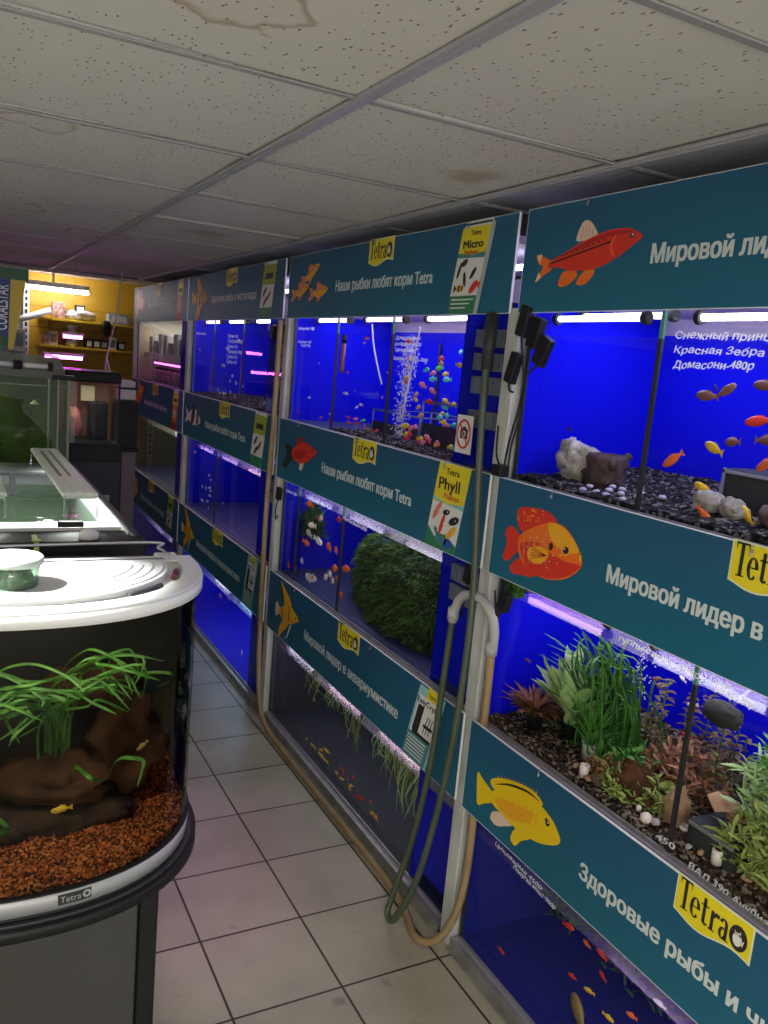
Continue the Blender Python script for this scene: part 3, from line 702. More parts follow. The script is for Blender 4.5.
# ------------------------------------------------------------------ tank wall: rack
zb_row = [1.362, .695, .035]
rack = thing('aquarium_rack', 'long white-posted rack holding three tiers of shop tanks', 'rack', (1.5, 3.4, 0))
for y in [BAYS[0]-1.60]+[b+.004 for b in BAYS]:
    mb = MB(); mb.box((1.282, y, 0), (1.322, y+.052, 1.80), bev=.003); part('post', mb, M_post, rack)
    mb = MB(); mb.box((1.80, y, 0), (1.84, y+.05, 2.0)); part('post', mb, M_post, rack)
M_deck = mat('deck_board', (.34, .30, .38), .7)
for b in BAYS:
    for z in zb_row:
        mb = MB(); mb.box((1.295, b-1.54, z-.03 if z > .1 else .004), (1.80, b-.004, z-.001)); part('deck', mb, M_deck, rack)
    mb = MB(); mb.box((1.30, b-1.54, 1.965), (1.72, b-.004, 1.985)); part('hood', mb, M_deck, rack)  # unseen top board added to keep tank light off the ceiling
    mb = MB(); mb.box((1.282, b-1.545, .002), (1.294, b-.002, .034)); mb.box((1.270, b-1.545, .002), (1.294, b-.002, .008)); part('base_rail', mb, M_alu, rack)

# ------------------------------------------------------------------ tanks
M_bluedim = mat('blue_film_dim', (.012, .018, .20), .6, spec=.1)  # darker copy of the blue film for barely lit tanks
M_bluemid = mat('blue_film_mid', (.006, .008, .42), .6, spec=.05)  # half-dark copy of the blue film for dimmer tanks
M_murk = mat('dark_film', (.010, .015, .034), .6, var=.4, scale=3)  # film colour darkened for the nearly unlit floor tank
M_algae = mat('algae_film', (.06, .065, .045), .7, var=.5, scale=4)
tank_desc = {
 (0, 0): 'glass tank with three handwritten price lines and yellow and orange cichlids', (0, 1): 'densely planted glass tank with handwritten prices along its waterline', (0, 2): 'dark floor tank with a few red fish and writing under its sign',
 (1, 0): 'blue glass tank with rising bubbles and a no-photo notice', (1, 1): 'blue glass tank with goldfish and a dark moss thicket', (1, 2): 'murky floor tank with drooping plants and tiny yellow fish',
 (2, 0): 'blue glass tank with white fish and columns of written prices', (2, 1): 'violet-lit blue glass tank with pale fish in the third bay', (2, 2): 'bright blue, nearly bare floor tank under a cyan tube',
 (3, 0): 'far top tank with a pale back and shelf imitating a reflection', (3, 1): 'dim greenish glass tank at the far end, middle row', (3, 2): 'dim violet floor tank at the far end'}
M_creamback = mat('cream_reflection', (.55, .52, .42), .6)  # cream back put in for the pale reflection in the far tank
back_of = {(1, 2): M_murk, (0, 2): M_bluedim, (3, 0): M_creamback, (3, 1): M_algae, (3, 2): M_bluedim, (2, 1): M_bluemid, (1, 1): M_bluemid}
tank_obj = {}
DIV = {(0, 0): (.455, .93), (0, 1): (.675, 1.1), (0, 2): (), (1, 0): (.45, .89), (1, 1): (.19, .63), (1, 2): (), (2, 0): (.45, .95), (2, 1): (.62,), (2, 2): ()}
def tank(b, r):
    zb = zb_row[r]; y1 = BAYS[b]-.010; y0 = BAYS[b]-1.543; yf = BAYS[b]-1.33
    H = .455; xf, xb = 1.306, 1.765
    back = back_of.get((b, r), M_blue)
    t = thing('aquarium', tank_desc[(b, r)], 'aquarium', (1.535, (y0+y1)/2, zb), 'shop tanks on the rack')
    tank_obj[(b, r)] = t
    mb = MB(); mb.poly([(xf, y1, zb), (xf, y0, zb), (xf, y0, zb+H), (xf, y1, zb+H)]); part('front_glass', mb, M_glass, t)
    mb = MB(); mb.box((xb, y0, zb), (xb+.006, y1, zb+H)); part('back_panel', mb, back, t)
    mb = MB(); mb.box((xb-.004, y0+.006, zb+.415), (xb-.001, y1-.006, zb+(.60 if r == 0 else H))); part('lit_strip', mb, mat('lamplit_lavender', (.42, .36, .48), .6), t, 'lavender strip painted as the lamplit band above the waterline')  # lavender painted in for the lit, fogged glass above the water
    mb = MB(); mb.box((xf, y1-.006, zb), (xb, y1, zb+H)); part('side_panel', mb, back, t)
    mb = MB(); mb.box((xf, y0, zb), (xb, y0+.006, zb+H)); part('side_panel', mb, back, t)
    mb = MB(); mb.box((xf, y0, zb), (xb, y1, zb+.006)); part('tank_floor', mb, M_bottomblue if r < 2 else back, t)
    # black silicone and polished glass edges of the front frame
    mb = MB(); mb.box((xf-.003, y0, zb), (xf+.002, y1, zb+.008), 1)
    for y in (y1, y0+.010): mb.box((xf-.002, y-.010, zb+.008), (xf+.004, y, zb+H), 0)
    part('silicone_edge', mb, [M_seam, M_alu], t)
    wz = zb+(.372 if r < 2 else .337)
    if b < 3 or r != 0:
        # waterline
        mb = MB(); mb.poly([(xf+.004, y0+.008, wz), (xb, y0+.008, wz), (xb, y1-.008, wz), (xf+.004, y1-.008, wz)]); part('water_surface', mb, M_water, t)
    for d in DIV.get((b, r), ()):
        y = y1-d+.012
        mb = MB(); mb.poly([(xf, y, zb+.006), (xb, y, zb+.006), (xb, y, zb+H-.04), (xf, y, zb+H-.04)], 0)
        mb.box((xf-.001, y-.005, zb+.006), (xf+.006, y+.005, zb+.37), 1); mb.box((xf-.001, y-.005, zb+.37), (xf+.006, y+.005, zb+H), 2); mb.box((xb-.008, y-.006, zb+.006), (xb-.001, y+.006, zb+.37), 1)
        part('divider', mb, [M_glass, M_seam, M_glassedge], t)
    # filter chamber
    mb = MB(); mb.box((xf+.05, y0+.008, zb+.006), (xf+.056, yf, zb+H-.02)); part('filter_panel', mb, M_bluepanel, t)
    mb = MB(); mb.box((xf, yf-.003, zb+.006), (xf+.056, yf+.003, zb+H-.02)); part('filter_panel', mb, M_bluepanel, t)
    zs = {0: (.365, .30, .235, .14), 1: (.35, .29), 2: (.34,)}[r]
    for z in zs:
        mb = MB(); mb.box((xf+.030, y0+.03, zb+z-.024), (xf+.046, yf-.006, zb+z+.024))
        for i in range(9): mb.box((xf+.028, y0+.04+.019*i, zb+z-.018), (xf+.031, y0+.046+.019*i, zb+z+.018))
        part('overflow_comb', mb, M_slat, t)
    return t
for b in range(4):
    for r in range(3): tank(b, r)

# writing on the glass: local frame as on the boards
def glass_text(t, lines, name='price_writing', x=1.3035):
    g = link(name, None, t); g.empty_display_size = .02
    loc = Vector((x, 0, 0))-Vector((t.location.x, 0, 0))
    COL.objects.unlink(g); bpy.data.objects.remove(g)
    for body, Y, Z, w, cap, ang in lines:
        allm = MB()
        v, f = text_polys(body)
        if 'h' not in CAP: CAP['h'] = max(p[1] for p in text_polys('H')[0])
        x0 = min(p[0] for p in v); x1 = max(p[0] for p in v); sx = w/(x1-x0); sy = cap/CAP['h']; o = len(allm.v)
        for p in v:
            a, c = (p[0]-x0)*sx, p[1]*sy
            a += .18*c; c += cap*.10*math.sin(a/cap*1.7+Y*37)
            allm.V((-Y+a*math.cos(ang)-c*math.sin(ang), Z+a*math.sin(ang)+c*math.cos(ang), .0))
        for q in f: allm.F([o+i for i in q], 0, False)
        vv = list(allm.v); ff = list(allm.f)
        for dx in (-.05*cap, .05*cap):
            o = len(allm.v); allm.v += [(a+dx, c+.03*cap*(1 if dx > 0 else -1), .0001 if dx > 0 else .0002) for a, c, _ in vv]
            for q in ff: allm.F([o+i for i in q], 0, False)
        g = link(name, allm.mesh(name, [M_marker]), t); g.location = (loc.x, -t.location.y, -t.location.z); g.rotation_euler = ROT
glass_text(tank_obj[(0, 0)], [('Снежный принц- 480р', 1.250, 1.733, .30, .014, -.01), ('Красная Зебра - 180р', 1.247, 1.704, .30, .013, 0), ('Домасони-480р', 1.243, 1.674, .19, .014, .03)])
glass_text(tank_obj[(0, 1)], [('гуппи самки-200р', 1.285, 1.083, .225, .014, -.01), ('Гуппи', 1.036, 1.086, .05, .012, -.02), ('самцы -200р', 1.020, 1.072, .085, .013, .0), ('450', 1.105, .716, .05, .013, 0), ('ВАЛ 390', 1.015, .702, .095, .014, 0), ('Анубиас 500', .91, .700, .13, .014, 0)])
glass_text(tank_obj[(0, 2)], [('Цихлазома 450р', 1.62, .394, .20, .011, -.03), ('Попугай микс-300р', 1.535, .377, .17, .011, -.03)])
glass_text(tank_obj[(1, 0)], [('Неоны микс- 90р', 3.30, 1.742, .17, .012, 0), ('Тернеция-120р', 3.30, 1.690, .15, .010, 0), ('Барбус 90р', 3.26, 1.676, .10, .010, 0), ('Данио глофиш', 2.44, 1.715, .16, .011, 0), ('розовый-180р', 2.44, 1.696, .17, .011, 0), ('Тернеция-150р', 2.44, 1.677, .13, .011, 0), ('Барбус глофиш-200р', 2.44, 1.650, .22, .010, 0)])
glass_text(tank_obj[(1, 1)], [('Золотая рыбка-200р', 2.73, 1.058, .20, .012, -.02), ('Комета 150р', 3.31, 1.060, .12, .011, 0)])
glass_text(tank_obj[(2, 0)], [('Скалярия 250р', 4.27, 1.70-.026*i, .24, .016, 0) if i in (1, 3) else ('Гурами-150', 4.28, 1.70-.026*i, .17, .016, 0) for i in range(6)]+[('Моллинезия', 4.90, 1.71, .2, .014, 0)])
# no-photo notice
t = thing('no_photo_notice', 'white card with a crossed-out camera on the blue panel', 'notice', (1.3045, 2.022, 1.402), None, ROT)
mb = MB(); mb.box((0, 0, -.001), (.082, .108, 0)); part('card', mb, M_whiteink, t, local=True)
F = Flat(); F.rect(.022, .042, .06, .07, M_ink, 1).rect(.034, .068, .05, .076, M_ink, 1).ell(.041, .055, .010, .010, M_whiteink, 2, 14).ell(.041, .055, .006, .006, M_ink, 3, 12)
F.arc(.041, .055, .036, .042, 0, 360, .005, M_redink, 4, 28).line([(.017, .086), (.065, .024)], .005, M_redink, 4)
F.part('printed_symbol', t)

# ------------------------------------------------------------------ lamps
LC = {'white': emit('tube_white', (.92, .88, 1), 13), 'blue': emit('tube_blue', (.30, .38, 1), 12), 'violet': emit('tube_violet', (.72, .48, 1), 11), 'pink': emit('tube_pink', (1, .62, .92), 11), 'cyan': emit('tube_cyan', (.35, .8, 1), 11), 'lav': emit('tube_lavender', (.80, .72, 1), 11), 'warm': emit('tube_warm', (1, .92, .78), 12)}
lamp_proto = {}
def lamp(y0, y1, z, col, x=1.375, r=.007, label=None):
    key = (col, round(y1-y0, 2), r)
    if key not in lamp_proto:
        t = thing('aquarium_lamp', 'slim tube lamp with black end caps above a waterline', 'lamp', (x, (y0+y1)/2, z), 'tube lamps above the tank waterlines')
        h = (y1-y0)/2
        mb = MB(); mb.cyl((x, y0+.012, z), (x, y1-.012, z), r, 12); part('tube', mb, LC[col], t)
        for s in (-1, 1):
            yy = (y0+y1)/2+s*h
            mb = MB(); mb.tube([(x, yy-s*.016, z), (x, yy-s*.004, z), (x, yy, z)], [.0145, .0155, .012], 16); part('end_cap', mb, M_rubber, t)
        lamp_proto[key] = t
    else:
        t = copy_tree(lamp_proto[key]); t.location = (x, (y0+y1)/2, z)
    if label: t['label'] = label
    return t
W_ = [('white', 'blue'), ('violet', 'pink'), ('white',)]
def lamps(b, r, cols, dz=.388, x=1.375):
    y1 = BAYS[b]-.010; z = zb_row[r]+dz
    for k, c in enumerate(cols):
        if c: lamp(y1-.45*(k+1)+.10, y1-.45*k-.03, z, c, x)
lamps(0, 0, ('blue', 'white', 'white'), .418, 1.36); lamps(0, 0, ('lav',), .432, 1.44)
lamps(0, 1, ('pink', 'white', 'white'), .388); 
lamps(0, 2, (None, 'violet', 'cyan'), .40)
lamps(1, 0, ('lav', 'violet', 'lav'), .428, 1.40)
lamps(1, 1, ('lav', 'lav', 'lav'), .408, 1.40)
lamps(1, 2, ('lav', 'pink', 'pink'), .365, 1.37)
lamps(2, 0, ('violet', 'lav', 'lav'), .425)
lamps(2, 1, ('violet', 'violet', 'pink'), .40)
lamps(2, 2, (None, 'white', 'cyan'), .365)
lamps(3, 0, (None, 'warm', None), .43, 1.6)
lamps(3, 1, (None, 'warm', None), .42, 1.5)
lamps(3, 2, (None, 'violet', 'violet'), .41)
# unseen fill lights added under each deck to brighten the tanks
def deck_fill(b, r, e, col):
    t = tank_obj[(b, r)]; L = bpy.data.lights.new('deck_fill', 'AREA'); L.shape = 'RECTANGLE'; L.size = .30; L.size_y = 1.2; L.energy = e*.85; L.color = col
    o = bpy.data.objects.new('deck_fill', L); COL.objects.link(o); o.parent = t; o.location = (.0, .10, .448)
    mb = MB(); mb.box((1.38, t.location.y-.5, zb_row[r]+.450), (1.69, t.location.y+.70, zb_row[r]+.462)); part('fill_housing', mb, M_deck, t)
for (b, r), (e, col) in {(0, 0): (4.5, (.75, .78, 1)), (0, 1): (3.0, (.94, .88, 1)), (0, 2): (.6, (.6, .7, 1)), (1, 0): (5, (.78, .72, 1)), (1, 1): (2.6, (.9, .86, .95)), (1, 2): (1.4, (.85, .9, 1)),
        (2, 0): (2.2, (.72, .62, 1)), (2, 1): (1.6, (.72, .5, 1)), (2, 2): (1.7, (.55, .75, 1)), (3, 0): (3.0, (1, .95, .85)), (3, 1): (1.2, (.9, 1, .7)), (3, 2): (1.5, (.6, .5, 1))}.items(): deck_fill(b, r, e, col)
# long tubes under the added rack hoods, showing in the gaps between the top boards
for b in (0, 1, 2):
    t = lamp(BAYS[b]-1.5, BAYS[b]-.02, 1.925, 'lav', 1.40, .008, 'long tube glowing behind the top boards, above the %s' % ('price-marked cichlid tank', 'bubbling tank', 'tank of white fish')[b])
    t['group'] = 'long tubes under the rack hood'

# solid shelf and goods standing in for a reflection in the far top tank
t = thing('reflected_shelf', 'white shelf added inside the far top tank to imitate a reflection', 'shelf', (1.43, 5.95, 1.545))
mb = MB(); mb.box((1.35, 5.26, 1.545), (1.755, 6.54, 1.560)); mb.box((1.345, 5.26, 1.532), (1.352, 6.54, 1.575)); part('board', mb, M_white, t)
M_gb = [mat('goods_grey', (.30, .30, .28), .5, col2=(.6, .6, .58), scale=25), mat('goods_dark', (.08, .07, .06), .5, col2=(.4, .36, .3), scale=30), mat('goods_pale', (.55, .55, .58), .5, col2=(.25, .25, .3), scale=22)]
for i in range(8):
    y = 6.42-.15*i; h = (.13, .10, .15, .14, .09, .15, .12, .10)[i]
    t = thing('product_box', ('grey', 'dark', 'pale')[i % 3]+' box on the shelf imitating a reflection, '+('farthest', 'second farthest', 'third from the far end', 'fourth from the far end', 'fifth from the far end', 'third from the near end', 'second from the near end', 'nearest')[i], 'box', (1.43, y, 1.561), 'boxes on the shelf imitating a reflection')
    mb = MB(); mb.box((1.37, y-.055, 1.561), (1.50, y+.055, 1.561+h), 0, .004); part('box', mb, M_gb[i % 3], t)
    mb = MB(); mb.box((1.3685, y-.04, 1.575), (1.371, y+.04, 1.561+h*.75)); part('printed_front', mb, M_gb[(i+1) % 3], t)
t = thing('grow_lamp', 'magenta tube imitating a reflected lamp, under the added shelf', 'lamp', (1.40, 5.9, 1.49)); mb = MB(); mb.cyl((1.40, 5.4, 1.50), (1.40, 6.4, 1.50), .006, 10); part('tube', mb, emit('tube_magenta_far', (1, .12, .85), 6), t)
mb = MB(); mb.box((1.39, 5.38, 1.507), (1.41, 6.42, 1.52)); part('housing', mb, M_white, t)
for i in range(7):
    y = 6.35-.17*i; t = thing('jar', 'dark jar imitating a reflection in the far top tank, number %s from the far end' % ('one', 'two', 'three', 'four', 'five', 'six', 'seven')[i], 'jar', (1.42, y, 1.369), 'dark jars under the shelf imitating a reflection')
    mb = MB(); mb.lathe([(.035, 0), (.04, .01), (.04, .075), (.028, .09)], (1.42, y, 1.369), 14); part('body', mb, M_gb[1], t); mb = MB(); mb.lathe([(.031, .088), (.031, .105)], (1.42, y, 1.369), 14); part('lid', mb, M_black, t)

# ------------------------------------------------------------------ fish
def fmat(n, r, g, b): return mat('fish_'+n, srgb(r, g, b), .4)
FC = {'y': fmat('yellow', 232, 190, 40), 'o': fmat('orange', 235, 110, 40), 'r': fmat('red', 215, 50, 35), 'p': fmat('pink', 240, 140, 165), 'm': fmat('magenta', 225, 60, 130), 'c': fmat('mint', 110, 225, 200), 'g': fmat('green', 100, 215, 90), 'w': fmat('white', 235, 225, 220), 'd': fmat('dusky', 130, 85, 80), 'k': fmat('dark', 45, 35, 50), 'G': fmat('gold', 150, 125, 70)}
M_eye = mat('fish_eye', (.01, .01, .01), .2)
M_patch = FC['o']
fish_me = {}
def fish_mesh(key, hgt=.34, wid=.17, tail=.30, ns=9, nr=8, dors=.1, patch=False):
    k = (key, hgt, tail, ns)
    if k in fish_me: return fish_me[k]
    mb = MB(); L0, L1 = .5, -.5+tail*.62
    rings = []
    for i in range(ns):
        t = i/(ns-1); x = L0+(L1-L0)*t
        h = hgt*.5*(math.sin(PI*min(1, (t*.86+.07)))**.75)*(1-.35*t)*1.25+.008; w = wid*.5*(math.sin(PI*min(1, t*.85+.1))**.7)*(1-.5*t)*1.2+.004
        rings.append([mb.V((x, w*math.sin(2*PI*q/nr), h*math.cos(2*PI*q/nr)-.01*t)) for q in range(nr)])
    for i in range(ns-1):
        for q in range(nr): mb.F((rings[i][q], rings[i+1][q], rings[i+1][(q+1) % nr], rings[i][(q+1) % nr]), 3 if (patch and .25 < i/ns < .62) else 0, True)
    mb.F(rings[0], 0); mb.F(rings[-1][::-1], 0)
    def fin(pts, m=1, y=.004):
        a = [mb.V((px, y, pz)) for px, pz in pts]; b = [mb.V((px, -y, pz)) for px, pz in pts]; n = len(pts)
        mb.F(a, m); mb.F(b[::-1], m)
        for i in range(n): mb.F((a[i], b[i], b[(i+1) % n], a[(i+1) % n]), m)
    e = hgt*.5
    fin([(L1+.03, .03), (L1-.10, e*.75), (-.5, e*.95), (-.46, 0), (-.5, -e*.95), (L1-.10, -e*.75), (L1+.03, -.03)])
    fin([(.20, e*.78), (.08, e*.9+dors), (-.12, e*.75+dors*.8), (-.20, e*.45), (0, e*.6)])
    fin([(-.02, -e*.7), (-.10, -e*.8-dors*.8), (-.18, -e*.4)]); fin([(.18, -e*.75), (.10, -e*.85-dors*.7), (.08, -e*.7)])
    for s in (-1, 1): mb.blob((.36, s*wid*.36, e*.22), (.028, .018, .032), 2, (6, 4))
    fish_me[k] = mb.mesh('fish', [FC[key], FC[key], M_eye, M_patch]); return fish_me[k]
def fish(name, label, cat, group, p, key, L, head=None, pitch=None, **kw):
    me = fish_mesh(key, **kw)
    o = link(name, me, None, p); s = L*U(.88, 1.1); o.scale = (s, s, s)
    hd = head if head is not None else random.choice((1, -1))
    o.rotation_euler = (U(-.1, .1), pitch if pitch is not None else U(-.35, .35), hd*PI/2+U(-.35, .35))
    return tag(o, label, cat, group)
CN = {'y': 'yellow', 'o': 'orange', 'r': 'red', 'p': 'pink', 'm': 'magenta', 'c': 'mint green', 'g': 'green', 'w': 'white', 'd': 'dusky brown', 'k': 'dark', 'G': 'old gold'}
glow_fish= [(1.345,2.420,1.630,'y'),(1.345,2.420,1.594,'y'),(1.345,2.420,1.582,'o'),(1.345,2.346,1.546,'y'),(1.345,2.347,1.530,'y'),(1.370,2.368,1.503,'y'),(1.362,2.334,1.480,'y'),(1.345,2.295,1.626,'c'),(1.401,2.348,1.617,'p'),(1.397,2.334,1.599,'c'),(1.345,2.211,1.649,'y'),(1.435,2.362,1.635,'g'),(1.494,2.417,1.618,'y'),(1.436,2.310,1.601,'c'),(1.345,2.243,1.563,'p'),(1.384,2.326,1.526,'r'),(1.345,2.306,1.577,'p'),(1.499,2.408,1.527,'y'),(1.444,2.321,1.511,'c'),(1.479,2.329,1.523,'y'),(1.467,2.295,1.692,'c'),(1.370,2.148,1.649,'y'),(1.481,2.398,1.485,'y'),(1.455,2.367,1.476,'c'),(1.408,2.244,1.490,'c'),(1.365,2.199,1.472,'y'),(1.498,2.341,1.453,'c'),(1.436,2.339,1.437,'c'),(1.475,2.373,1.438,'y'),(1.501,2.379,1.417,'y'),(1.345,2.192,1.401,'y'),(1.345,2.398,1.440,'y'),(1.345,2.388,1.413,'y'),(1.345,2.359,1.434,'p'),(1.345,2.360,1.416,'m'),(1.345,2.378,1.400,'m'),(1.345,2.295,1.409,'y'),(1.345,2.297,1.400,'m'),(1.382,2.306,1.410,'p'),(1.345,2.232,1.407,'m'),(1.345,2.183,1.407,'p'),(1.345,2.112,1.404,'y'),(1.345,2.097,1.403,'c'),(1.408,2.317,1.666,'r'),(1.345,2.420,1.657,'r'),(1.345,2.420,1.711,'r'),(1.345,2.326,1.443,'p'),(1.454,2.400,1.434,'m'),(1.453,2.320,1.454,'p'),(1.345,2.270,1.400,'p')]
small_fish= [(1.345,2.840,1.425,'r'),(1.345,2.821,1.405,'r'),(1.345,2.777,1.425,'p'),(1.345,2.785,1.407,'r'),(1.345,2.747,1.413,'r'),(1.358,2.723,1.407,'p'),(1.345,2.760,1.400,'y'),(1.345,2.747,1.400,'r'),(1.345,2.667,1.400,'o'),(1.345,2.640,1.400,'o'),(1.345,2.836,1.407,'p'),(1.363,2.750,1.423,'g'),(1.345,2.735,1.718,'o'),(1.403,2.872,1.705,'o'),(1.371,2.595,1.606,'w'),(1.347,2.580,1.518,'o'),(1.345,2.880,1.590,'r'),(1.345,2.880,1.512,'w'),(1.350,2.786,1.467,'w'),(1.345,2.738,1.480,'w'),(1.345,2.603,1.400,'o'),(1.357,2.614,1.401,'r')]
left_fish= [(1.358,3.186,1.613,'w'),(1.345,3.094,1.400,'o'),(1.392,3.112,1.415,'w'),(1.345,3.013,1.400,'r'),(1.377,3.310,1.466,'w'),(1.345,3.340,1.400,'r')]
gold_fish= [(1.458,3.098,0.984,'b'),(1.400,2.917,1.017,'r'),(1.345,3.098,0.954,'w'),(1.497,3.203,0.895,'w'),(1.426,3.113,0.887,'w'),(1.500,3.237,0.850,'o'),(1.396,2.994,0.887,'o'),(1.362,2.885,0.899,'o'),(1.440,3.262,0.761,'w'),(1.345,3.245,0.731,'r'),(1.345,3.330,0.730,'r'),(1.345,3.057,0.744,'b'),(1.345,3.106,0.730,'w'),(1.373,2.956,0.784,'b'),(1.356,2.883,0.777,'b'),(1.345,2.820,0.801,'o'),(1.397,2.824,0.839,'o'),(1.494,2.928,0.815,'o'),(1.345,2.773,0.753,'o'),(1.407,3.220,1.019,'o'),(1.345,3.073,0.732,'w'),(1.428,3.006,0.758,'b')]
yellow_fry= [(1.345,2.991,0.060,'y'),(1.345,2.921,0.060,'y'),(1.345,2.935,0.060,'y'),(1.345,2.900,0.060,'y'),(1.345,2.842,0.081,'y'),(1.345,2.795,0.103,'y'),(1.345,2.778,0.104,'y'),(1.345,2.853,0.060,'y'),(1.345,2.819,0.060,'y'),(1.345,2.856,0.060,'y'),(1.345,2.829,0.060,'y'),(1.345,2.783,0.060,'y'),(1.345,2.833,0.060,'y'),(1.345,2.794,0.060,'y'),(1.345,2.678,0.060,'y'),(1.345,2.691,0.060,'y'),(1.345,2.636,0.060,'y'),(1.439,3.151,0.160,'y'),(1.345,2.566,0.060,'y'),(1.345,2.559,0.060,'y'),(1.345,2.647,0.096,'r'),(1.345,2.629,0.084,'r'),(1.345,2.544,0.114,'r'),(1.345,2.552,0.076,'y'),(1.345,2.503,0.060,'r'),(1.345,2.463,0.068,'r'),(1.344,2.475,0.069,'r'),(1.350,2.401,0.087,'o'),(1.345,2.359,0.060,'o'),(1.345,2.375,0.060,'y'),(1.345,2.339,0.060,'y'),(1.345,2.584,0.087,'r')]
pale_fish= [(1.387,4.544,1.642,'w'),(1.366,4.542,1.551,'w'),(1.369,4.227,1.540,'w'),(1.365,4.360,1.503,'w'),(1.370,4.411,1.475,'w'),(1.388,4.363,1.467,'w'),(1.364,4.168,1.459,'w'),(1.370,4.622,1.411,'w'),(1.345,4.510,1.400,'w'),(1.342,4.394,1.406,'w'),(1.386,4.451,1.411,'w'),(1.345,4.235,1.400,'w'),(1.345,4.446,1.402,'w'),(1.358,3.815,1.402,'w'),(1.404,4.417,1.690,'w'),(1.345,4.960,1.625,'w')]
pale_fish_mid= [(1.355,4.629,0.896,'w'),(1.375,4.734,0.907,'w'),(1.396,4.941,0.807,'w'),(1.348,4.692,0.840,'w'),(1.366,4.677,0.843,'w'),(1.367,4.657,0.827,'w'),(1.345,4.752,0.755,'w'),(1.375,4.739,0.752,'w'),(1.408,4.808,0.773,'w'),(1.345,4.956,1.015,'w'),(1.345,4.609,0.735,'w'),(1.392,4.486,0.786,'w')]
b3bot= [(1.395,4.021,0.064,'w'),(1.378,4.232,0.304,'d'),(1.369,4.482,0.193,'d'),(1.365,4.361,0.285,'d')]
cichlids= [(1.392,1.289,1.485,'o'),(1.371,1.168,1.522,'y'),(1.408,1.207,1.431,'y'),(1.410,1.098,1.398,'y'),(1.371,1.205,1.625,'d'),(1.377,1.169,1.637,'d'),(1.408,1.222,1.644,'k'),(1.399,1.149,1.539,'d'),(1.408,1.103,1.586,'r'),(1.381,1.062,1.552,'d'),(1.368,1.042,1.509,'o'),(1.378,1.078,1.654,'d'),(1.345,1.145,1.390,'o'),(1.376,1.618,1.513,'k')]
guppies= [(1.394,1.232,0.985,'d'),(1.397,1.249,0.997,'d'),(1.397,1.695,0.878,'d'),(1.396,1.176,1.025,'w'),(1.417,1.158,0.973,'w'),(1.386,1.108,0.916,'d'),(1.380,1.130,0.920,'r')]
b1bot= [(1.345,1.593,0.085,'r'),(1.439,1.323,0.242,'r'),(1.449,1.319,0.181,'r'),(1.399,1.411,0.272,'r'),(1.446,1.353,0.115,'y'),(1.443,1.280,0.101,'y'),(1.380,1.156,0.226,'o'),(1.427,1.125,0.267,'w'),(1.435,1.373,0.237,'o'),(1.420,1.392,0.135,'r'),(1.407,1.339,0.070,'G')]
for x, y, z, k in glow_fish: fish('tropical_fish', 'small %s glow fish in the shoal beside the no-photo notice' % CN[k], 'fish', 'glow fish shoal in the bubbling tank', (x, y, z), k, .036, hgt=.42, ns=7)
for x, y, z, k in small_fish: fish('tropical_fish', 'tiny %s fish around the bubble column' % CN[k], 'fish', 'tiny fish near the bubbles', (x, y, z), k, .026, hgt=.34, ns=7)
for x, y, z, k in left_fish: fish('tropical_fish', 'tiny %s fish in the far compartment of the bubbling tank' % CN[k], 'fish', 'tiny fish in the far compartment', (x, y, z), k, .022, hgt=.34, ns=7)
for x, y, z, k in gold_fish:
    if k == 'b': fish('goldfish', 'white goldfish with an orange patch beside the moss thicket', 'fish', 'goldfish beside the moss thicket', (min(x, 1.38), y, z), 'w', .062, hgt=.45, tail=.42, patch=True)
    else: fish('goldfish', '%s goldfish beside the moss thicket' % CN[k], 'fish', 'goldfish beside the moss thicket', (min(x, 1.38), y, z), k, .060, hgt=.42, tail=.4)
for x, y, z, k in yellow_fry: fish('tropical_fish', 'tiny %s fish near the floor of the murky tank' % CN[k], 'fish', 'tiny fish in the murky floor tank', (x, y, z), k, .030, hgt=.38, ns=7)
for x, y, z, k in pale_fish: fish('tropical_fish', 'small white fish below the columns of written prices', 'fish', 'white fish in the third bay, top tank', (x, y, z), k, .036, hgt=.45, ns=7)
for x, y, z, k in pale_fish_mid: fish('tropical_fish', 'pale fish in the violet-lit tank', 'fish', 'pale fish in the violet-lit tank', (x, y, z), k, .034, hgt=.4, ns=7)
for x, y, z, k in b3bot:
    fish('tropical_fish', '%s fish in the bright blue floor tank' % CN[k], 'fish', 'fish in the bright blue floor tank', (x, y, z), k, .05, hgt=.42)
CL = ['orange cichlid nosing down in mid water, nearest the silicone seam', 'pale yellow cichlid swimming level in mid water', 'yellow cichlid diving above the white stones', 'yellow cichlid low beside the white stones on gravel', 'dusky cichlid lying level high under the writing', 'dusky cichlid angled down high under the writing', 'dark little cichlid between the two dusky ones', 'dusky cichlid beside the pale yellow one', 'red-brown cichlid at the frame edge in mid water', 'dusky cichlid below the red-brown one', 'orange cichlid at the frame edge', 'dusky cichlid under the last price line', 'pale orange cichlid low at the front glass, nose up', 'tiny dark fish alone above the reef rock']
CP = [(1, .7), (1, -.25), (1, -.45), (1, -.55), (1, 0), (-1, .6), (-1, -.9), (1, .1), (1, .2), (-1, .1), (1, .5), (1, 0), (-1, -.7), (1, 0)]
for (x, y, z, k), l, (hd, pt) in zip(cichlids, CL, CP):
    fish('cichlid', l, 'fish', 'cichlids under the price lines', (x, y, z), k, .055 if k != 'k' else .022, hd, pt if hd > 0 else -pt, hgt=.34, dors=.06, tail=.26, ns=11)
for (x, y, z, k), q in zip(guppies, ('just under the waterline, nearer the divider', 'just under the waterline, farther from the divider', 'in front of the bare blue wall', 'touching the waterline', 'at the waterline beside the divider', 'low beside the divider', 'in front of the driftwood')):
    fish('guppy', '%s guppy %s' % (CN[k], q), 'fish', 'guppies in the planted tank', (x, y, z), k, .028, hgt=.28, tail=.42)
